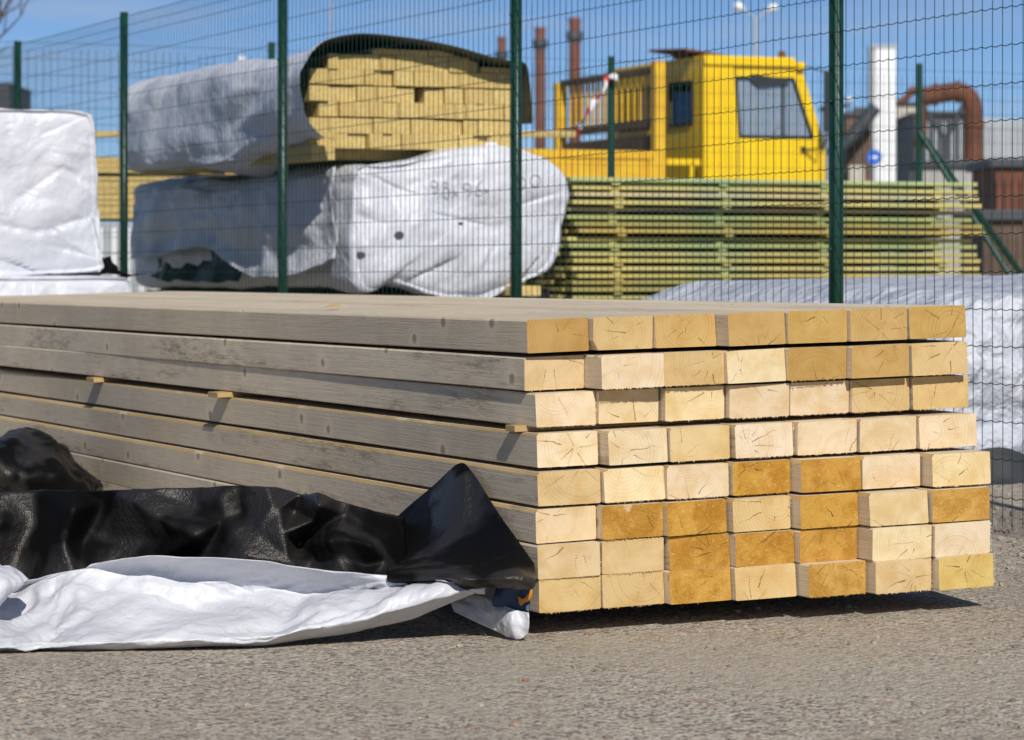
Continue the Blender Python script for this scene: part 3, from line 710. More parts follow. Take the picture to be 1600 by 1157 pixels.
# tape tied to the far post
def ribbon(pts, wd, name, mat, tw=3.0, **k):
    c = spline(pts, 40); bm = bmesh.new(); uvl = bm.loops.layers.uv.new('UVMap'); rows = []
    for i, p in enumerate(c):
        a = tw*PI*i/40; d = Vector((math.sin(a)*.6, math.cos(a)*.4, math.cos(a)*.8)).normalized()*wd/2
        rows.append((bm.verts.new(p-d), bm.verts.new(p+d)))
    for i in range(40):
        f = bm.faces.new([rows[i][0], rows[i+1][0], rows[i+1][1], rows[i][1]])
        for lp, q in zip(f.loops, [(i/40, 0), ((i+1)/40, 0), ((i+1)/40, 1), (i/40, 1)]): lp[uvl].uv = q
    me = bpy.data.meshes.new(name); bm.to_mesh(me); bm.free()
    return thicken(link(name, me, mat, None, smooth=True, **k), .001)
ribbon([P(965, 122, 20.9), P(950, 118, 20.93), P(944, 138, 20.9), P(930, 156, 20.9), P(918, 175, 20.9), P(906, 195, 20.95), P(900, 215, 21)], .05, 'warning_tape', M['tape'],
       label='red and white warning tape tied to the far fence post', cat='tape')

# ------------------------------------------------------------------ wrapped packages beyond the stack
def wrapped(name, prof, u0, length, mat, seed, amp=.03, cap=.10, back_scale=1.0, nu=150, nv=190, creases=(), **k):
    """prof: closed list of picture points of the end face on plane u0; built as a solid wrapped bundle"""
    vz = [on_u(x, y, u0) for x, y in prof]
    cv = sum(a for a, b in vz)/len(vz); cz = sum(b for a, b in vz)/len(vz)
    secs = []
    for s, du in ((.02, -cap*.6), (.45, -cap*.75), (.80, -cap*.55), (.95, -cap*.2), (1.0, cap*.5)):
        secs.append([W(cv+(a-cv)*s, u0+du, cz+(b-cz)*s) for a, b in vz])
    for i in range(1, 6):
        t = i/5; s = 1+(back_scale-1)*t
        secs.append([W(cv+(a-cv)*s, u0+length*t, cz+(b-cz)*s) for a, b in vz])
    secs.append([W(cv+(a-cv)*.5, u0+length*1.02, cz+(b-cz)*.5) for a, b in vz]); secs.append([W(cv+(a-cv)*.02, u0+length*1.02, cz+(b-cz)*.02) for a, b in vz])
    cre = [(on_u(*c[0], u0), on_u(*c[1], u0), c[2], c[3]) for c in creases]
    def d(p, a, b):
        q = Vector((p.x, p.y*.55, p.z)); ex = 0
        if a < .40 and cre:
            pv, _u = inv(p)
            for (A, B, am, wd_) in cre:
                dx, dz = B[0]-A[0], B[1]-A[1]; LL = dx*dx+dz*dz; t = ((pv-A[0])*dx+(p.z-A[1])*dz)/LL
                if -.1 < t < 1.1:
                    side = ((pv-A[0])*dz-(p.z-A[1])*dx)/math.sqrt(LL); tp = math.sin(min(1, max(0, t))*PI)**.6 if 0 < t < 1 else 0
                    ex += am*tp*math.exp(-abs(side)/wd_)*(1 if side > 0 else .25)
        return ex+crumple(q, 1.6, amp*.8, seed)+facets(p.x*3.2+p.y, p.z*4.2, amp*.45, seed)+crumple(p, 6, amp*.15, seed+5)
    mb = loft(secs, nu, nv, d, closed=True)
    c = W(cv, u0, min(b for a, b in vz))
    o = link(name, sheet_mesh(mb, name), mat, None, None, **k)
    for v in o.data.vertices: v.co -= c
    o.location = c
    bm = bmesh.new(); bm.from_mesh(o.data); bmesh.ops.recalc_face_normals(bm, faces=bm.faces); bm.to_mesh(o.data); bm.free()
    for p_ in o.data.polygons: p_.use_smooth = True
    return o, secs

u15 = inv(P(700, 425, 15.0))[1]
low, lsec = wrapped('wrapped_bundle', [(560, 448), (548, 400), (546, 340), (547, 292), (556, 262), (600, 256), (680, 246), (740, 240), (800, 242), (845, 252), (872, 278), (880, 312), (872, 350), (862, 400), (845, 425), (800, 448), (745, 470), (690, 466), (630, 446), (600, 436)],
        u15, 3.7, M['wrap'], 61, amp=.045, cap=.10, creases=[((556, 262), (650, 305), .03, .04), ((690, 243), (722, 320), .025, .03), ((622, 440), (712, 398), .03, .04), ((876, 300), (800, 325), .025, .03), ((800, 452), (842, 392), .03, .03), ((548, 330), (600, 350), .02, .03), ((660, 330), (760, 352), .02, .04), ((740, 430), (770, 370), .02, .03), ((600, 290), (620, 345), .015, .02)], label='big bulging white foil wrapped bundle with two dark patches, below the open wood bundle', cat='wrapped bundle')
dg = bpy.context.evaluated_depsgraph_get()
def surf_hit(o, px, py):
    me = o.data; bv = surf_hit.cache.setdefault(o.name, BVHTree.FromPolygons([v.co+o.location for v in me.vertices], [p.vertices[:] for p in me.polygons]))
    eye = Vector((0, 0, EYE)); d = Vector(((px-800)/F, 1, (HZ-py)/F)).normalized()
    h = bv.ray_cast(eye, d); return h
surf_hit.cache = {}
def patch(o, px, py, rw, rh, name, mat, lab):
    h = surf_hit(o, px, py)
    if not h[0]: return
    bm = bmesh.new(); vs = []
    n = 12; c = bm.verts.new(h[0]+h[1]*.006)
    for k in range(n):
        a = 2*PI*k/n; r = 1+.25*noise.noise(Vector((math.cos(a)*2, math.sin(a)*2, px)))
        q = surf_hit(o, px+rw*math.cos(a)*r, py+rh*math.sin(a)*r); vs.append(bm.verts.new((q[0]+q[1]*.005)))
    for k in range(n): bm.faces.new([c, vs[k], vs[(k+1) % n]])
    me = bpy.data.meshes.new(name); bm.to_mesh(me); bm.free()
    x = link(name, me, mat, o, label=lab); x.location = -o.location
patch(low, 623, 368, 8, 6.5, 'tape_patch', M['grey_card'], 'dark round tape patch near the middle of the foil')
patch(low, 564, 399, 7, 6, 'tape_patch', M['grey_card'], 'dark round tape patch near the lower left edge of the foil')
def scrawl(o, strokes, wd=1.1):
    for st in strokes:
        mb = MB(); pts = []
        for i in range(len(st)-1):
            for k in range(5):
                t = k/5; x = st[i][0]*(1-t)+st[i+1][0]*t; y = st[i][1]*(1-t)+st[i+1][1]*t
                h = surf_hit(o, x, y)
                if h[0]: pts.append(h[0]+h[1]*.003-o.location)
        if len(pts) > 2: mb.tube(pts, .0032, 5); mb.build('handwritten_mark', M['pencil'], o, label='faint handwritten marker stroke')
def ell(cx, cy, rx, ry, a0=0, a1=360): return [(cx+rx*math.cos(math.radians(a)), cy+ry*math.sin(math.radians(a))) for a in range(a0, a1+1, 20)]
scrawl(low, [ell(678, 288, 5, 5), [(683, 288), (682, 300), (676, 304)], ell(697, 302, 5, 8), ell(695, 289, 3, 4), [(706, 308), (716, 298)], [(707, 298), (716, 308)],
             ell(730, 292, 6, 5), [(736, 292), (735, 304), (729, 307)], [(752, 283), (744, 293), (743, 303)], ell(748, 301, 5, 5), [(757, 302), (763, 295)], [(757, 295), (764, 303)],
             ell(815, 286, 6, 8), ell(836, 283, 8, 9)])
# shaded left flap with torn black edge beside the end face
lf = []
side_pts = [(548, 268), (546, 310), (548, 360), (550, 400)]
def side_sheet():
    secs = []
    for t, top, bot, out in ((0, 262, 402, .02), (.12, 275, 428, .09), (.28, 285, 432, .12), (.42, 285, 405, .10), (.55, 285, 380, .08), (.75, 270, 392, .08), (1, 270, 402, .04)):
        u = u15+.08+3.4*t; sct = []
        vl = on_u(547, 300, u15)[0]-out
        for k in range(5):
            y = top+(bot-top)*k/4
            z = EYE+(HZ-y)/F*W(vl, u15).y
            sct.append(W(vl-.03*math.sin(k/4*PI)-(.05 if k == 4 else 0), u, z))
        secs.append(sct)
    return loft(secs, 80, 40, lambda p, a, b: crumple(p, 2.2, .05, 71)+crumple(p, 6, .02, 72))
o = link('side_flap', sheet_mesh(side_sheet(), 'side_flap', flip=True), M['wrap'], low, label='loose foil flap hanging along the left side'); o.location = -low.location; thicken(o, .002)
# black lining rags
rg = loft([S([(395, 395, 15.9), (380, 420, 15.95), (372, 440, 16)]), S([(290, 375, 17.3), (296, 402, 17.2), (280, 440, 17)]), S([(262, 372, 17.6), (258, 410, 17.5), (245, 436, 17.6)]), S([(232, 380, 18), (228, 400, 18), (236, 425, 18)])], 30, 16, lambda p, a, b: crumple(p, 5, .03, 75))
o = link('torn_lining', sheet_mesh(rg, 'torn_lining'), M['black'], low, label='torn black lining at the lower left'); o.location = -low.location; thicken(o, .002)
# bearers and the dark package underneath
zlow = EYE+(HZ-452)/F*15.2
for (px, Z, wd, lab) in ((455, 16.4, .09, 'yellow timber block under the wrapped bundle beside the third fence post'), (270, 18.0, .09, 'yellow timber block under the far left of the wrapped bundle'), (805, 15.0, .08, 'short yellow block under the right edge of the wrapped bundle')):
    p = P(px, 425, Z); mb = MB()
    if px == 805: mb.box(0, .14, 0, 1.0, -.06, -.01, bev=.004); p.z = EYE-.06
    else: mb.box(-wd/2, 1.05, 0, .10, -.12, .0-.01, bev=.004); p.z = EYE-.01 if px == 455 else EYE-.01
    mb.build('timber_block', M['ywood'], None, p, ANG, label=lab, cat='timber block', group='blocks under the wrapped bundle')
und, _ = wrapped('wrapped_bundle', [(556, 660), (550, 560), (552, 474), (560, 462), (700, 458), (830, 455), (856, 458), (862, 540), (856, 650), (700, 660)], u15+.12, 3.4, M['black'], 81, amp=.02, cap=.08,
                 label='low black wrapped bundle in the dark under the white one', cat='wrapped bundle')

# open upper bundle: individual boards
zbot = EYE+(HZ-234)/F*15.0
vL, vR = on_u(484, 200, u15+.05)[0], on_u(808, 200, u15+.05)[0]
yb_mesh = {}
def yboard(w, L=3.3, h=.070):
    k = (round(w, 3), L, h)
    if k not in yb_mesh:
        mb = MB(); mb.box(-w/2, w/2, 0, L, 0, h, bev=.002); yb_mesh[k] = mb.mesh('board'); yb_mesh[k].materials.append(M['ywood']); yb_mesh[k]['done'] = 1
    return yb_mesh[k]
rnd = random.Random(5); z = zbot
vof = lambda px: on_u(px, 200, u15+.05)[0]
def put_board(w, v, e, z, L=2.8, h=.0735, lab='yellow sawn board end packed in the open bundle under the black lined sheet'):
    o = bpy.data.objects.new('sawn_board', yboard(w, L, h)); COL.objects.link(o)
    o.location = W(v+w/2, u15+.05+e, z); o.rotation_euler = (0, rnd.uniform(-.004, .004), ANG)
    tag(o, lab, 'sawn board', 'sawn boards of the open bundle')
for r in range(7):
    v = [484, 484, 500, 484, 484, 512, 582][r]; vend = [808, 812, 808, 812, 810, 748, 742][r]
    v, vend = vof(v), vof(vend); h = .0735 if r < 6 else .030
    while v < vend-.04:
        w = rnd.choice([.075, .075, .10, .10, .145, .05]) if r < 6 else .145
        w = min(w, vend-v)
        if w < .04: break
        w = round(w/.005)*.005
        if not (r == 3 and abs(v+w/2-on_u(662, 168, u15)[0]) < .05): put_board(w, v, rnd.choice([-.012, -.004, 0, 0, .003, .006, .022]), z+rnd.uniform(-.001, .001), h=h)
        v += w+.0035
    z += h+.0015+(.007 if r in (1, 3) else 0)
for px in (752, 781): put_board(.10, vof(px), .0, zbot+5*.075+.016, h=.028)
# a few boards poking out below on the left
for k, (px, py) in enumerate(((505, 250), (495, 225), (470, 170))):
    vv, zz = on_u(px, py, u15-.03); 
    if k == 0:
        o = bpy.data.objects.new('sawn_board', yboard(.12, 2.8)); COL.objects.link(o); o.location = W(vv, u15-.03, zz); o.rotation_euler = (0, 0, ANG)
        tag(o, 'lowest yellow board, poking out under the left corner of the open bundle', 'sawn board', 'sawn boards of the open bundle')
mb = MB(); mb.box(0, 1.02, 0, .1, -.0, .05, bev=.003)
for du, lab in ((.25, 'dark bearer batten under the front of the open bundle'), (2.3, 'dark bearer batten under the back of the open bundle')):
    me = mb.mesh('bearer') if du < 1 else me
    link('bearer', me, M['ywood'], None, W(vL, u15+du, zbot-.05), ANG, label=lab, cat='bearer', group='bearers under the open bundle')
# paper label
vv, zz = on_u(765, 229, u15)
mb = MB(); mb.box(-.03, .03, -.004, .0, -.02, .02); mb.build('paper_label', M['white_paint'], None, W(vv, u15-.0+.012-.03, zz), ANG, label='small white paper tag on the bottom right boards of the open bundle', cat='paper tag')
# sleeve of white foil with black lining
def sleeve():
    lip = [(500, 222), (478, 216), (456, 190), (448, 158), (444, 122), (456, 98), (472, 82), (502, 64), (550, 55), (620, 60), (700, 74), (772, 94), (808, 100), (816, 130), (820, 195)]
    mid = [(500, 242), (458, 232), (450, 205), (448, 170), (450, 130), (460, 98), (482, 78), (508, 70), (550, 62), (620, 62), (700, 68), (772, 84), (816, 96), (824, 130), (826, 200)]
    far = [(540, 248), (458, 244), (448, 222), (446, 185), (450, 138), (460, 102), (482, 80), (512, 72), (550, 66), (620, 64), (700, 66), (772, 78), (818, 94), (826, 130), (828, 200)]
    secs = []
    for u, pr, s in ((-.22, lip, 1), (.1, lip, .99), (.5, mid, 1), (1.1, far, 1.0), (1.9, far, 1.0), (2.5, far, .98), (2.85, far, .95), (3.0, far, .88), (3.06, far, .6), (3.06, far, .05)):
        vz = [on_u(x, y, u15) for x, y in pr]; cv = sum(a for a, b in vz)/len(vz); cz = sum(b for a, b in vz)/len(vz)
        sag = {.5: .03, 1.1: -.02, 1.9: .0, 2.7: -.02}.get(u, 0)
        row = []
        for i, (a, b) in enumerate(vz):
            du = 0 if u > -.1 else (.13 if i >= 7 else (.06 if i == 6 else 0))
            zz_ = cz+(b-cz)*s+(sag if i in (0, 1, 2) else 0)
            aa = cv+(a-cv)*s
            if u == .5 and i < 3: zz_ -= .0
            if u == 1.1 and i == 0: zz_ -= .03
            row.append(W(aa, u15+u+du, zz_))
        secs.append(row)
    return loft(secs, 110, 110, lambda p, a, b: min(1, a*9)*facets(a*6, b*5, .036, 91)+.006*noise.noise(p*4))
mb = sleeve()
so = link('foil_cover', sheet_mesh(mb, 'foil_cover', flip=False), M['wrap2'], None, label='torn white foil cover with black lining pulled back over the open wood bundle', cat='foil cover')
# orient so that the outside is the front side
me = so.data; cc = W((vL+vR)/2, u15+1.5, zbot+.25)
outw = sum(1 if (p.center-cc).dot(p.normal) > 0 else -1 for p in me.polygons)
if outw < 0: me.flip_normals()
# loose hem hanging from the sleeve
hem = loft([S([(478, 190, 15.0), (480, 215, 14.95), (487, 234, 14.9)]), S([(430, 205, 15.3), (420, 225, 15.2), (405, 240, 15.25)]), S([(370, 200, 15.8), (352, 232, 15.6), (345, 252, 15.6)]),
            S([(300, 205, 16.5), (290, 222, 16.35), (282, 240, 16.3)]), S([(245, 205, 17.3), (238, 235, 17.15), (235, 262, 17.2)]), S([(200, 215, 18), (196, 240, 17.9), (205, 268, 17.9)])], 60, 24, lambda p, a, b: crumple(p, 4, .04, 95))
o = link('cover_hem', sheet_mesh(hem, 'cover_hem'), M['wrap2'], so, label='loose lower edge of the cover hanging down')
for v in so.data.vertices: v.co -= W(vL, u15, zbot)
so.location = W(vL, u15, zbot); o.location = -so.location
if sum(p.normal.dot(Vector((-.9, -.6, .1))) for p in o.data.polygons) < 0: o.data.flip_normals()

# left front packages
uA = inv(P(75, 425, 13.6))[1]
wrapped('wrapped_bundle', [(-190, 430), (-204, 400), (-206, 300), (-204, 190), (-190, 168), (-100, 164), (0, 170), (95, 172), (132, 177), (144, 192), (150, 260), (153, 350), (158, 405), (152, 424), (60, 430), (-80, 432)], uA, 2.6, M['wrap'], 101, amp=.028, cap=.05, creases=[((158, 338), (40, 372), .035, .035), ((60, 368), (-60, 345), .03, .04), ((152, 300), (88, 262), .02, .03), ((100, 262), (10, 330), .03, .05), ((5, 178), (34, 250), .015, .02), ((140, 180), (60, 215), .018, .03), ((150, 405), (70, 385), .02, .03), ((-10, 400), (60, 425), .02, .03)],
        label='tall clean white wrapped bundle, the upper of the two before the fence corner', cat='wrapped bundle')
wrapped('wrapped_bundle', [(-190, 640), (-204, 600), (-206, 520), (-200, 445), (-180, 434), (-60, 434), (80, 434), (180, 434), (204, 442), (210, 500), (208, 600), (190, 640), (60, 644), (-80, 644)], uA-.1, 2.9, M['wrap'], 107, amp=.02, cap=.06,
        label='wider white wrapped bundle lying under the tall clean white one', cat='wrapped bundle')
for px, lab in ((-150, 'dark bearer between the two left bundles, out at the edge'), (60, 'brown bearer between the two left wrapped bundles')):
    vv, zz = on_u(px, 434, uA+.15); mb = MB(); mb.box(-.28, .26, 0, .1, -.015, .02); mb.build('bearer', M['brown_wall'], None, W(vv, uA+.03, zz+.004), ANG, label=lab, cat='bearer', group='bearers between the left bundles')
bf = loft([S([(158, 404, 13.9), (160, 418, 13.85), (150, 431, 13.8)]), S([(172, 404, 14.0), (174, 420, 13.9), (172, 430, 13.85)]), S([(188, 428, 14.1), (190, 430, 14.0), (230, 430, 14)])], 14, 8, lambda p, a, b: crumple(p, 8, .03, 111))
thicken(link('foil_scrap', sheet_mesh(bf, 'foil_scrap'), M['black'], None, label='dark torn foil scrap at the corner between the two left bundles', cat='foil scrap'), .002)

# silvery covered bundle behind the stack on the right
uC = inv(P(1550, 425, 10.2))[1]
def covered():
    secs = []
    prof = [(0, 0.05), (-.02, .16), (.02, .30), (-.03, .44), (.02, .56), (.06, .645), (.16, .685), (.5, .70), (1.1, .715), (1.9, .722), (2.3, .71), (2.42, .62), (2.46, .3), (2.46, .05)]
    v0, v1 = inv(P(985, 450, 12.2))[0], inv(P(1900, 450, 11))[0]
    n = 12
    for i in range(n+1):
        t = i/n; v = v0+(v1-v0)*t
        e = min(1, t*6); 
        secs.append([W(v, uC+du-.16*0, ground_z(v)-.06+zz*(.90+.10*e)+.0) for du, zz in prof])
    def d(p, a, b):
        band = .012*math.sin(p.z*30+5*noise.noise(p*2.2)) if b < .5 else 0
        q = Vector((p.x*.6, p.y, p.z*2.0))
        return band*(1 if p.z < .68 else 0)*min(1, max(0, (.68-p.z)*8))+crumple(q, 4.5, .045 if b < .45 else .01, 121)+facets(a*16, b*14, .02 if b < .45 else .004, 125)+crumple(p, 13, .012 if b < .45 else .004, 123)
    return loft(secs, 130, 130, d)
o = link('covered_bundle', sheet_mesh(covered(), 'covered_bundle'), M['cover'], None, label='low bundle under a crinkled silvery white cover behind the fence on the right', cat='covered bundle')
c0 = W(inv(P(1400, 450, 11))[0], uC, 0)
if sum((p.center-c0-Vector((0, 1.2, .3))).dot(p.normal) for p in o.data.polygons) < 0: o.data.flip_normals()
thicken(o, .003)
# dark sheet below it, standing in for the shadow in the gap
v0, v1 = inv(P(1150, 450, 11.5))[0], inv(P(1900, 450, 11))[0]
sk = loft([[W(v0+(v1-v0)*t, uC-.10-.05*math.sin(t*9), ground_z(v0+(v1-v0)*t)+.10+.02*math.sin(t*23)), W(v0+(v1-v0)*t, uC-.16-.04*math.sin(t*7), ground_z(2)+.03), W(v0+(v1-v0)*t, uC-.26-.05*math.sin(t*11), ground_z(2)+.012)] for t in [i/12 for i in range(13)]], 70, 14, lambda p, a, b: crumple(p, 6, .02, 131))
s_ = thicken(link('shadow_sheet', sheet_mesh(sk, 'shadow_sheet'), M['dark'], o, label='dark sheet standing in for the shadow under the cover'), .002)

# ------------------------------------------------------------------ stack of impregnated fence panels
pn = P(893, 425, 17.0); vp, up = inv(pn); PW = 2.68
ztop = EYE+(HZ-276)/F*17.0; pitch = .0415
rnd = random.Random(9)
def panel_meshes(seed):
    r_ = random.Random(seed); mb = MB()
    for k in range(13):
        y = k*.137; mb.box(r_.uniform(-.012, .012), PW+r_.uniform(-.02, .015), y, y+.105, .0, .0218+r_.uniform(-.001, .001), bev=.003)
    bt = []
    for x in (.26, .95, 1.62, 2.40):
        m2 = MB(); m2.box(x, x+.05, .012, 1.75, -.0190, -.0005); bt.append(m2)
    return mb.mesh('boards'), [b.mesh('batten') for b in bt]
variants = [panel_meshes(s) for s in (1, 2, 3)]
for me_, bts in variants:
    me_.materials.append(M['panel']); me_['done'] = 1
    for b in bts: b.materials.append(M['panel']); b['done'] = 1
for i in range(17):
    zz = ztop-.025-i*pitch-(0 if i == 0 else .004)
    off = rnd.uniform(-.02, .02)+(.0 if i else -.015)
    zz += rnd.uniform(-.0035, .0035)
    e = empty('fence_panel', W(vp+off, up+rnd.uniform(-.05, .03), zz), ANG+rnd.uniform(-.006, .006), label='yellow green impregnated fence panel, %s from the top of the panel stack' % ORD[i], cat='fence panel', group='fence panels stacked behind the fence')
    me_, bts = variants[i % 3]
    tint = rnd.choice([(1, 1, 1), (1.12, 1.0, .8), (.8, .95, .95), (1.0, .82, .6), (1.2, 1.15, 1.1), (.75, .72, .6)]);
    if i in (0,): tint = (.95, 1.15, 1.3)
    o = link('boards', me_, M['panel'], e); o.color = (1.2, 1.12, 1.6, 1) if i in (2, 4) else (*tint, 1)
    for b in bts:
        o = link('batten', b, M['panel'], e); o.color = (*tint, 1)
mb = MB()
for k in range(9):
    for x in (.05, .7, 1.35, 1.95): mb.box(x, x+.09, .02, 1.7, k*.05, k*.05+.021)
    mb.box(.0, PW, .0+.02*(k % 2), 1.72, k*.05+.023, k*.05+.047, bev=.002)
pz = ztop-17*pitch-.03-.455
mb.build('plank_pile', M['panel'], None, W(vp, up, pz), ANG, label='pile of greenish planks on spacers under the fence panel stack', cat='plank pile')
mb = MB()
for x in (.1, .95, 1.85): mb.box(x, x+.1, .02, 1.7, -(pz-ground_z(vp)), -.002)
mb.build('bearer', M['side_fresh'], None, W(vp, up, pz), ANG, label='squared bearers on the ground under the fence panel stack', cat='bearer')

# ------------------------------------------------------------------ yellow truck
tp = P(1100, 425, 30.0); vt, ut = inv(tp); TG = ground_z(vt)
tr = empty('flatbed_truck', W(vt, ut, TG), ANG-.035, label='old yellow flatbed truck with slatted headboard parked behind the fences', cat='truck')
def zt(py, Z=30.0): return EYE+(HZ-py)/F*Z-TG
T0 = zt(86); WB = zt(213); WT = zt(120); CW = 2.40
cab = MB()
# near and far side walls as frames round the window openings
for (y0, y1) in ((0, .05), (CW-.05, CW)):
    cab.prism([(0, .9), (1.36, .9), (1.36, WB-.16), (1.33, WB), (0, WB)], y0, y1)
    cab.prism([(0, WB), (.40, WB), (.355, WT), (0, WT)], y0+.001, y1-.001)
    cab.prism([(0, WT), (1.03, WT), (1.01, T0-.06), (.96, T0-.02), (0.03, T0-.02), (0, T0-.06)], y0, y1)
    cab.prism([(1.22, WB), (1.33, WB), (1.075, T0-.05), (1.0, WT-.0)], y0+.001, y1-.001)
cab.box(-.0, 1.02, -.01, CW+.01, T0-.05, T0, bev=.022)
cab.box(-.004, 1.05, -.03, -.0, T0-.10, T0-.05, bev=.01)
# rear wall with two windows
ra, rb = zt(131, 30.6), zt(196, 30.6)
for (a, b) in ((.0, .27), (.80, 1.30), (2.05, CW)): cab.box(0.002, .045, a+.05 if a == 0 else a, b if b < CW else b-.05, rb, ra)
cab.box(0.002, .045, .05, CW-.05, .9, rb); cab.box(.002, .045, .05, CW-.05, ra, T0-.05)
# front: lower panel, roof header
cab.box(1.31, 1.36, .05, CW-.05, .9, WB-.1); cab.box(.98, 1.05, .05, CW-.05, T0-.16, T0-.05)
cab.box(0.05, 1.31, .05, CW-.05, .9, .95)
cabo = cab.build('cab_body', M['yellow'], tr)
ribs = MB()
for x in (.05, .17): ribs.box(x, x+.03, -.012, 0, 1.0, T0-.12, bev=.005)
ribs.build('body_rib', M['yellow'], tr)
sm = MB()
for (x0, z0, x1, z1) in ((.385, .98, .385, WB-.03), (.385, WB-.03, .335, T0-.12), (.335, T0-.12, 1.0, T0-.12), (1.30, .98, 1.30, WB-.08)): (lambda q_: (q_.tube([(x0, -.003, z0), (x1, -.003, z1)], .006, 5), q_.build('door_seam', M['brown_wall'], tr)))(MB())
def gl(poly, y0, y1, lab=None):
    m_ = MB(); m_.prism(poly, y0, y1); return m_
g = gl([(.40, WB), (1.22, WB), (1.0, WT), (.355, WT)], .02, .026).build('side_window', M['glass'], tr)
f_ = MB(); f_.box(.88, .905, .012, .034, WB, WT); 
for (x0, z0, x1, z1) in ((.40, WB, 1.22, WB), (1.22, WB, 1.0, WT), (1.0, WT, .355, WT), (.355, WT, .40, WB)):
    f_.tube([(x0, .012, z0), (x1, .012, z1)], .02, 6)
f_.build('window_frame', M['rubber'], g)
f_ = MB(); f_.prism([(.52, WT+.04), (.9, WT-.0), (.95, WT-.06), (.6, WT-.1), (.5, WT-.02)], -.01, .012); f_.build('torn_trim', M['dark'], tr)
gl([(.40, WB), (1.22, WB), (1.0, WT), (.355, WT)], CW-.026, CW-.02).build('side_window', M['glass'], tr)
for (a, b) in ((.27, .80), (1.30, 2.05)):
    m_ = MB(); m_.box(.02, .026, a, b, rb, ra); wo = m_.build('rear_window', M['dark_glass'], tr)
    m_ = MB()
    for q in ((a, rb, b, rb), (a, ra, b, ra), (a, rb, a, ra), (b, rb, b, ra)): m_.tube([(.0, q[0], q[1]), (.0, q[2], q[3])], .018, 6)
    m_.build('window_frame', M['rubber'], wo)
m_ = MB(); m_.add([(1.33, .05, WB-.02), (1.33, CW-.05, WB-.02), (1.05, CW-.05, T0-.14), (1.05, .05, T0-.14)], [[0, 1, 2, 3]]); thicken(m_.build('windscreen', M['glass'], tr), .006)
m_ = MB(); m_.box(.3, .75, .35, .85, .95, 1.5, bev=.05); m_.box(.3, .42, .35, .85, 1.5, 2.05, bev=.05); m_.build('seat', M['dark'], tr)
m_ = MB(); m_.tube([(1.15+.02*math.cos(a/16*2*PI), .6+.2*math.cos(a/16*2*PI), 1.95+.2*math.sin(a/16*2*PI)) for a in range(17)], .016, 6, cap=False); m_.tube([(1.15, .6, 1.95), (1.3, .6, 1.6)], .02, 6); m_.build('steering_wheel', M['rubber'], tr)
# roof plate, beacon, mirror, handle
m_ = MB(); mt = Matrix.Translation((.14, .62, T0+.055)) @ Matrix.Rotation(math.radians(7), 4, 'Y') @ Matrix.Rotation(math.radians(3), 4, 'X'); m_.box(-.26, .30, -.45, .45, -.012, .012, bev=.004, mat=mt); m_.box(-.1, .16, -.2, .2, -.06, -.012, mat=mt); m_.build('roof_plate', M['rust_small'], tr)
m_ = MB(); m_.tube([(.93, .12, T0), (.93, .12, T0+.07)], [.045, .03], 10); m_.build('roof_lamp', M['rust_small'], tr)
m_ = MB(); m_.box(1.24, 1.33, -.22, -.19, WB+.06, WT+.08, bev=.012); mo = m_.build('mirror', M['dark'], tr)
m_ = MB(); m_.tube([(1.08, 0, T0-.08), (1.28, -.2, WT+.06), (1.28, -.2, WB+.0), (1.32, 0, WB-.12)], .009, 6); m_.build('mirror_arm', M['rubber'], tr)
m_ = MB(); m_.tube([(1.10, -.02, WB-.12), (1.24, -.03, WB-.24), (1.27, -.03, WB-.1), (1.10, -.02, WB-.12)], .007, 6); m_.box(1.08, 1.12, -.04, 0, WB-.14, WB-.09); m_.build('door_handle', M['rubber'], tr)
m_ = MB(); m_.tube([(1.02, -.025, T0-.09), (1.10, -.025, T0-.09)], [.045, .045], 12); m_.build('roof_knob', M['yellow'], tr)
# headboard
HX = -.47; HU = 2.50
for y, zz in ((0, zt(95, 29.8)), (HU, zt(128, 32.0))):
    m_ = MB(); m_.box(HX-.06, HX+.05, y-.0, y+.11, .95, zz, bev=.008); m_.build('headboard_post', M['orange_y'], tr)
m_ = MB(); zr = zt(106, 29.8)
m_.box(HX-.03, HX+.02, .112, HU-.002, zr-.05, zr+.02, bev=.006); m_.build('top_rail', M['brown_wall'], tr)
zm = zt(190, 29.8); m_ = MB(); m_.box(HX-.03, HX+.03, .112, HU-.002, zm-.05, zm+.03, bev=.006); m_.build('middle_rail', M['brown_wall'], tr)
for k in range(15):
    y = .2+k*.147; m_ = MB(); m_.box(HX-.012, HX+.012, y, y+.035, zm+.031, zr-.051); m_.build('slat', M['orange_y'], tr)
zbs = zt(236, 29.8)
m_ = MB(); m_.box(HX-.012, HX+.012, .112, HU-.002, .95, zm-.12); m_.build('headboard_panel', M['brown_wall'], tr)
# bed
for y, lab in ((.0, None), (HU, None)):
    m_ = MB()
    m_.box(-4.3, HX-.062, y+.0, y+.05, zbs-.60, zbs-.09); m_.box(-4.3, HX-.062, y-.02, y+.07, zbs-.085, zbs, bev=.01)
    for x in (-4.2, -2.9, -1.64, -.62): m_.box(x, x+.09, y-.035, y+.0 if y else -.001, zbs-.60, zbs-.09, bev=.006)
    m_.build('bed_side', M['orange_y'], tr)
m_ = MB(); m_.box(-4.3, HX-.07, .052, HU-.002, zbs-.64, zbs-.60); m_.build('bed_floor', M['brown_wall'], tr)
m_ = MB()
for y in (.5, 1.3): m_.box(-4.2, 1.2, y, y+.1, .62, .88)
m_.box(-.35, -.1, .2, 1.8, .9, 1.5, bev=.02); m_.build('chassis', M['dark'], tr)
m_ = MB(); m_.box(.05, .12, .1, .5, 1.6, 1.66); m_.box(-.14, -.10, .02, .06, .9, 1.75); m_.box(-.4, -.02, .02, .06, 1.72, 1.78); m_.build('guard_rail', M['yellow'], tr)
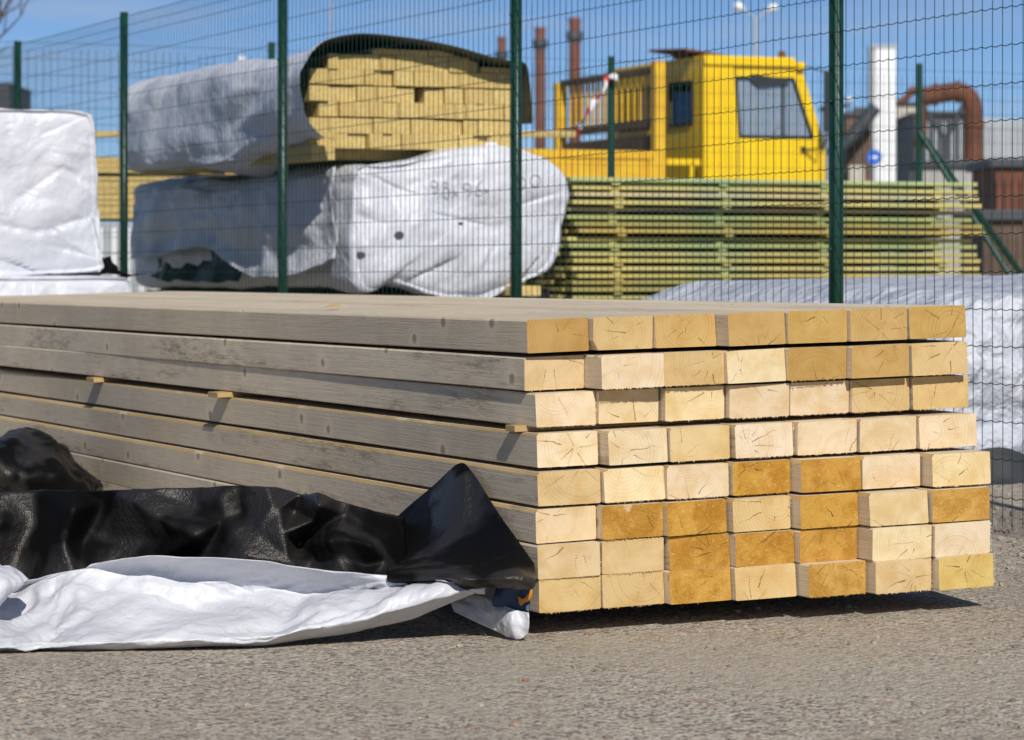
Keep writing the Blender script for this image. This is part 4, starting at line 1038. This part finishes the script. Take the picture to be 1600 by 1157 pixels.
for x in (-3.2, .72):
    for y in (.05, 1.65):
        m_ = MB(); m_.tube([(x, y, .45), (x, y+.04, .45), (x, y+.21, .45), (x, y+.25, .45)], [.40, .45, .45, .40], 28); wv = m_.build('wheel', M['rubber'], tr)
        m_ = MB(); m_.tube([(x, y-.02, .45), (x, y+.0, .45)], [.2, .24], 20); m_.build('rim', M['orange_y'], wv)

# ------------------------------------------------------------------ long board and rack behind the bundles
def bx(name, mat, px0, px1, py0, py1, Z, depth, align=False, **k):
    a, b = P(px0, py1, Z), P(px1, py0, Z); m_ = MB()
    m_.box(0, b.x-a.x, 0, depth, 0, b.z-a.z, bev=.004); return m_.build(name, mat, None, a, 0, **k)
bx('long_board', M['ywood'], 140, 905, 205, 214, 26, .15, label='long horizontal pale board projecting toward the truck headboard', cat='board')
rk = empty('timber_rack', P(400, 425, 26.3), 0, label='plain timber trestle holding the long pale board', cat='rack'); rk.location.z = .1
for px in (300, 520, 720):
    a = P(px, 214, 26.0); m_ = MB(); m_.box(a.x-.05, a.x+.05, 26.02, 26.12, .1, a.z-.003); o = m_.build('leg', M['side_fresh'], rk); o.location = -rk.location
a = P(150, 345, 24.5)
zz = EYE+(HZ-345)/F*24.5
for k, (py0, py1, px1, lab) in enumerate(((245, 272, 330, 'upper short layer of yellow boards at the far left'), (276, 283, 300, 'thin yellow board between the layers at the far left'), (283, 343, 300, 'thick layer of yellow boards at the far left, lowest'))):
    m_ = MB(); A, B = P(100, py1-1, 24.5), P(px1, py0, 24.5); n = 3 if k == 0 else (1 if k == 1 else 6); h = (B.z-A.z)/n
    for i in range(n): m_.box(-.006*(i % 2), B.x-A.x+.02*((i*7) % 3), .004*(i % 3), 1.2, i*h, i*h+h*.94, bev=.003)
    m_.build('board_layer', M['ywood'], None, A, 0, label=lab, cat='board layer', group='board layers on the far left crate')
m_ = MB(); A, B = P(100, 425, 24.5), P(300, 345, 24.5); A.z = .1
m_.box(0, B.x-A.x, .0, 1.1, .12, B.z-A.z-.02)
m_.build('crate', M['grey_metal'], None, A, 0, label='grey slatted crate carrying the far left board layers', cat='crate')
for i in range(8):
    pass
m_ = MB()
cr_o = bpy.data.objects['crate']
for i in range(9): m_.box(.06+i*.11, .10+i*.11, -.03, -.002, .12, B.z-A.z-.06)
m_.build('crate_slats', M['white_paint'], cr_o)

# ------------------------------------------------------------------ far industrial things
def chimney(px, half, ytop, yband, Z, lab, dark=None):
    b = P(px, HZ, Z); s = Z/F; h = EYE+(HZ-ytop)*s; r = half*s; hb = EYE+(HZ-yband)*s
    e = empty('chimney', (b.x, b.y, 0), 0, label=lab, cat='chimney', group='brick chimneys on the skyline')
    m_ = MB(); m_.tube([(0, 0, -1), (0, 0, h*.5), (0, 0, h)], [r*1.12, r*1.04, r*.95], 24); m_.build('stack', M['brick'], e, smooth=False)
    m_ = MB(); m_.tube([(0, 0, hb-.9), (0, 0, hb-.3), (0, 0, hb+.5)], [r*1.0, r*1.42, r*1.36], 24); m_.build('platform', M['dark_metal'], e)
    m_ = MB(); m_.tube([(0, 0, h-.5), (0, 0, h)], [r*1.1, r*1.02], 24); m_.build('rim', M['brick'], e)
    return e
chimney(844, 8.5, 43, 68, 430, 'shorter brick chimney on the skyline right of the fourth post')
chimney(898, 9.5, 28, 56, 400, 'taller brick chimney on the skyline nearest the truck')
chimney(784, 7, 58, 86, 450, 'brick chimney half hidden behind the fourth fence post')
def lamp_post(px, ytop, Z, heads, lab, yb=25):
    b = P(px, HZ, Z); s = Z/F; h = EYE+(HZ-ytop)*s
    e = empty('street_lamp', (b.x, b.y, 0), 0, label=lab, cat='street lamp', group='street lamps on the skyline')
    m_ = MB(); m_.tube([(0, 0, 0), (0, 0, h)], [.09, .05], 10); m_.build('pole', M['grey_metal'], e)
    for dx, dy in heads:
        x, z_ = dx*s, h-(dy)*s
        m_ = MB(); m_.tube([(0, 0, h-.02), (x*.5, 0, h+(z_-h)*.55), (x*.8, 0, z_-.03)], .03, 8); m_.build('arm', M['grey_metal'], e)
        m_ = MB(); m_.tube([(x*.72, 0, z_-.08), (x*.9, 0, z_), (x*1.15, 0, z_+.05), (x*1.35, 0, z_+.03)], [.05, .12, .13, .04], 12); m_.build('lamp_head', M['white_paint'], e)
    return e
lamp_post(1181, 30, 85, ((-26, -18), (26, -16)), 'double armed street lamp above the truck roof')
lamp_post(398, 106, 85, ((-20, -10),), 'single white street lamp head above the covered bundle')
b = P(517, HZ, 120); m_ = MB(); m_.tube([(0, 0, 0), (0, 0, 14)], [.07, .04], 8); m_.build('mast', M['grey_metal'], None, (b.x, b.y, 0), 0, label='thin grey mast rising behind the open wood bundle', cat='mast')

def block(name, mat, px0, px1, ytop, Z, depth, ybot=HZ+6, bev=.02, **k):
    s = Z/F; x0 = (px0-800)*s; x1 = (px1-800)*s; z1 = EYE+(HZ-ytop)*s; z0 = max(0, EYE+(HZ-ybot)*s) if ybot < HZ else 0
    m_ = MB(); m_.box(0, x1-x0, 0, depth, 0, z1-z0, bev=bev); return m_, (x0, Z, z0), (x1-x0, z1-z0)
# white tower
m_, l, d = block('t', None, 1367, 1400, 76, 110, .9)
e = empty('white_tower', l, 0, label='tall white square tower behind the blue round sign', cat='tower')
m_.build('shaft', M['white_paint'], e); m_ = MB(); m_.box(-.17, -.004, .1, .8, 0, d[1]+.15, bev=.02); m_.build('ladder_duct', M['grey_metal'], e)
m_ = MB(); m_.box(-.05, .82, -.03, .93, d[1]+.002, d[1]+.14, bev=.02)
for k in range(5): m_.tube([(.02+k*.18, 0, d[1]+.1), (.02+k*.18, 0, d[1]+.28)], .015, 5)
m_.build('cap', M['grey_metal'], e)
m_ = MB(); m_.box(-1.0, -.18, 0, .6, 6.2, 6.35, bev=.01); m_.tube([(-.9, .3, 6.3), (-.9, .3, 7.0)], .03, 6); m_.box(-.75, -.2, .1, .5, 6.35, 6.8, bev=.03); m_.build('platform', M['dark_metal'], e)
m_ = MB(); bm = bmesh.new(); bmesh.ops.create_uvsphere(bm, u_segments=14, v_segments=10, radius=.12); m_.add([v.co+Vector((-.9, .3, 7.1)) for v in bm.verts], [[v.index for v in f.verts] for f in bm.faces]); bm.free(); m_.build('lamp_globe', M['white_paint'], e, smooth=True)
# blue round sign
e = empty('road_sign', (P(1366, HZ, 60).x, 60, 0), 0, label='round blue road sign with a white arrow on a grey pole', cat='road sign')
s = 60/F; zs = EYE+(HZ-246)*s
m_ = MB(); m_.tube([(0, .03, 0), (0, .03, zs)], .03, 8); m_.build('pole', M['grey_metal'], e)
m_ = MB(); m_.tube([(0, 0, zs), (0, .02, zs)], .15, 28); m_.build('sign_plate', M['blue'], e)
m_ = MB(); m_.prism([(-.085, zs-.015), (.01, zs-.015), (.01, zs-.05), (.09, zs+.0), (.01, zs+.05), (.01, zs+.015), (-.085, zs+.015)], -.006, -.001); m_.build('arrow', M['white_paint'], e)
# silo, tan hall, brown clutter, dark hall, right hall
def hall(name, mat, px0, px1, ytop, Z, depth, lab, cat, ribs=0, slope=0, roofmat=None, ribmat=None):
    m_, l, d = block(name, mat, px0, px1, ytop, Z, depth)
    e = empty(name, l, 0, label=lab, cat=cat)
    if slope:
        m_ = MB(); m_.prism([(0, 0), (d[0], 0), (d[0], d[1]-slope), (0, d[1])], 0, depth)
    m_.build('wall', mat, e)
    if not slope:
        m_ = MB(); m_.box(-.1, d[0]+.1, -.1, depth+.1, d[1]+.002, d[1]+.14, bev=.02); m_.build('roof', roofmat or M['dark_metal'], e)
    if ribs:
        m_ = MB()
        for k in range(ribs): x = d[0]*(k+.5)/ribs; m_.box(x-.05, x+.05, -.06, -.002, .1, d[1]-.2-slope)
        m_.build('wall_ribs', ribmat or mat, e)
    return e, d
hall('silo_building', M['white_paint'], 1296, 1320, 168, 120, 3, 'narrow white silo building just right of the fifth fence post', 'building')
e, d = hall('workshop', M['brown_wall'], 1320, 1362, 182, 100, 3, 'brown cluttered workshop left of the white tower', 'building')
m_ = MB(); m_.box(.1, .6, -.5, -.05, 1.4, 4.3, bev=.02); m_.build('tan_panel', M['tan_wall'], e); m_ = MB(); m_.box(.0, .45, -.9, -.52, 3.2, 3.6, bev=.02); m_.build('duct', M['dark_metal'], e)
m_ = MB(); m_.tube([(-.6, -1, 4.6), (.1, -1, 5.2), (.9, -1, 6.2)], .22, 10); m_.build('conveyor', M['dark_metal'], e)
m_ = MB(); m_.tube([(.45, -2, .0), (.45, -2, 3.5)], .22, 14)
m_.build('blue_tank', M['blue'], None, (P(1325, HZ, 90).x, 90, 0), 0, label='dark blue tank behind the panel stack left of the road sign', cat='tank')
bpy.data.objects['blue_tank'].scale = (.8, .8, .75)
hall('tan_hall', M['tan_wall'], 1400, 1432, 165, 120, 6, 'tan hall right of the white tower', 'building')
hall('dark_hall', M['dark_metal'], 1428, 1508, 182, 115, 6, 'dark grey hall under the rusty pipe bend', 'building', ribs=6, ribmat=M['grey_metal'])
hall('sheet_metal_hall', M['grey_metal'], 1500, 1690, 182, 150, 10, 'long pale sheet metal hall behind the rusty pipe', 'building', ribs=22, slope=.35)
# rusty pipe
s = 105/F; e = empty('rusty_pipe', (P(1520, HZ, 105).x, 105, 0), 0, label='thick rusty pipe bending down beside the sheet metal hall', cat='pipe')
def pp(px, py): q = P(px, py, 105); return (q.x-e.location.x, 0, q.z)
m_ = MB(); m_.tube([tuple(x) for x in spline([pp(1436, 152), pp(1452, 150), pp(1475, 146), pp(1497, 144), pp(1512, 150), pp(1520, 166), pp(1521, 190), pp(1521, 230), pp(1521, 300), (0.02, 0, 0)], 50)], .33, 20); m_.build('pipe', M['rust'], e, smooth=True)
m_ = MB(); m_.tube([tuple(x) for x in spline([pp(1402, 162), pp(1415, 155), pp(1426, 142), pp(1440, 152), pp(1440, 190), pp(1438, 230)], 30)], [.1+.004*min(k, 30) for k in range(31)], 14); m_.build('branch_pipe', M['rust'], e, smooth=True)
for a_, b_, h_ in ((1497, 144, 0), (1521, 196, 1), (1521, 250, 1), (1462, 148, 0)):
    c_ = Vector(pp(a_, b_)); d_ = Vector((0, 0, .05)) if h_ else Vector((.05, 0, 0)); q_ = MB(); q_.tube([c_-d_, c_+d_], .40, 20); q_.build('flange', M['rust_small'], e)
m_ = MB()
for a, b in (((1440, 165), (1475, 215)), ((1505, 165), (1480, 215)), ((1445, 178), (1505, 178)), ((1478, 215), (1478, 420))): m_.tube([pp(*a), pp(*b)], .09, 6)
m_.build('pipe_support', M['dark_metal'], e)
# rusty containers and scrap at the right, between fence and halls
e, d = hall('rusty_container', M['rust'], 1555, 1680, 262, 48, 2.4, 'large rust brown container behind the far fence beside the panel stack', 'container', ribs=10)
e, d = hall('scrap_container', M['brown_wall'], 1535, 1600, 345, 40, 2.0, 'low dark brown scrap container in front of the rusty one', 'container', ribs=5)
M['concrete'] = simple('pale_concrete', (.40, .39, .37), .85, .2, 1, .2)
hall('concrete_block', M['concrete'], 1440, 1545, 262, 62, 2, 'pale concrete block wall below the dark hall', 'wall')
q = P(1548, 395, 27); m_ = MB(); m_.tube([(0, 0, 0), (0, .12, 0)], [.16, .16], 20); m_.tube([(0, -.02, 0), (0, -.001, 0)], .07, 14)
m_.build('wheel', M['rust_small'], None, (q.x-.0, q.y, .30), 0, label='small rusty wheel leaning by the scrap container', cat='wheel')
m_ = MB(); m_.tube([(0, 0, 0), (0, 0, 3.2)], .04, 8); m_.box(-.18, .18, -.05, .05, 3.0, 3.5, bev=.03); q = P(1543, HZ, 80)
m_.build('utility_post', M['rust'], None, (q.x, q.y, 0), 0, label='short post with a dark box before the sheet metal hall', cat='post')
hall('low_building', M['dark_metal'], -160, 14, 132, 260, 12, 'dark low building beyond the first fence post', 'building')

# ------------------------------------------------------------------ bare tree
def bare_tree(px, Z, h, seed, lab, lean=(.3, 0)):
    rr = random.Random(seed); b = P(px, HZ, Z); e = empty('bare_tree', (b.x, b.y, 0), 0, label=lab, cat='tree')
    tm = MB(); tm.tube([(0, 0, 0), (.05, 0, h*.2), (.02, 0, h*.42)], [.16, .13, .10], 10); tm.build('trunk', M['bark'], e)
    cm = MB()
    def br(p, d, L, r, lv):
        pts = [p]; q = p.copy(); dd = d.copy()
        for i in range(4):
            dd = (dd+Vector((rr.uniform(-.18, .18), rr.uniform(-.18, .18), rr.uniform(-.05, .14)))).normalized(); q = q+dd*L/4; pts.append(q.copy())
        cm.tube(pts, [r, r*.85, r*.7, r*.55, r*.4], 5)
        if lv < 5:
            for k in range(3 if lv < 4 else 2):
                a = rr.uniform(.35, 1); st = pts[rr.choice([2, 3, 4])]
                nd = (dd+Vector((rr.uniform(-1, 1), rr.uniform(-1, 1), rr.uniform(-.3, .7)))*.75).normalized()
                br(st, nd, L*.72, r*.55, lv+1)
    for k in range(7):
        a = k*2*PI/7+rr.random(); br(Vector((.02, 0, h*(.22+.03*k))), Vector((math.cos(a), math.sin(a), .9)).normalized(), h*.22, .06, 1)
    cm.build('crown', M['bark'], e)
bare_tree(-150, 34, 5.2, 4, 'bare leafless tree reaching in at the top left corner')

# ------------------------------------------------------------------ camera, light, world
cd = bpy.data.cameras.new('camera'); cam = bpy.data.objects.new('camera', cd); COL.objects.link(cam)
cam.location = (0, 0, EYE); cam.rotation_euler = (PI/2, 0, 0)
cd.sensor_width = 36; cd.sensor_fit = 'HORIZONTAL'; cd.lens = F/1600*36
cd.shift_y = -(1157/2-HZ)/1600
cd.clip_start = .05; cd.clip_end = 9000
cd.dof.use_dof = True; cd.dof.focus_distance = 6.9; cd.dof.aperture_fstop = 8.0
sc.camera = cam
hd = .78; SV = (-U*.80-V*.17).normalized()*.80+Vector((0, 0, .60)); SV.normalize()
sd = bpy.data.lights.new('sun', 'SUN'); sd.energy = 4.2; sd.angle = math.radians(.53); sd.color = (1, .955, .88)
sun = bpy.data.objects.new('sun', sd); COL.objects.link(sun); sun.rotation_euler = SV.to_track_quat('Z', 'Y').to_euler(); sun.location = SV*30
wd = bpy.data.worlds.new('World'); sc.world = wd; wd.use_nodes = True; nt = wd.node_tree
bg = nt.nodes['Background']; sky = nt.nodes.new('ShaderNodeTexSky'); sky.sky_type = 'NISHITA'; sky.sun_disc = False
sky.sun_elevation = math.asin(SV.z); sky.sun_rotation = math.atan2(SV.x, SV.y)
sky.air_density = .5; sky.dust_density = 0; sky.ozone_density = 6.0; sky.altitude = 0
tc = nt.nodes.new('ShaderNodeTexCoord'); mp = nt.nodes.new('ShaderNodeMapping'); mp.inputs['Scale'].default_value = (7, 7, 42); nt.links.new(tc.outputs['Generated'], mp.inputs[0])
nz = nt.nodes.new('ShaderNodeTexNoise'); nz.inputs['Scale'].default_value = 1.6; nz.inputs['Detail'].default_value = 6; nz.inputs['Roughness'].default_value = .55; nt.links.new(mp.outputs[0], nz.inputs['Vector'])
mr = nt.nodes.new('ShaderNodeMapRange'); mr.inputs[1].default_value = .46; mr.inputs[2].default_value = .80; mr.inputs[4].default_value = .55; nt.links.new(nz.outputs[0], mr.inputs[0])
mx = nt.nodes.new('ShaderNodeMix'); mx.data_type = 'RGBA'; nt.links.new(mr.outputs[0], mx.inputs[0]); nt.links.new(sky.outputs[0], mx.inputs[6]); mx.inputs[7].default_value = (5.2, 5.9, 7.2, 1)
nt.links.new(mx.outputs[2], bg.inputs[0]); bg.inputs[1].default_value = .080
sc.view_settings.view_transform = 'Standard'; sc.view_settings.look = 'None'; sc.view_settings.gamma = 1; sc.view_settings.exposure = 0
sc.cycles.max_bounces = 6; sc.cycles.use_denoising = True
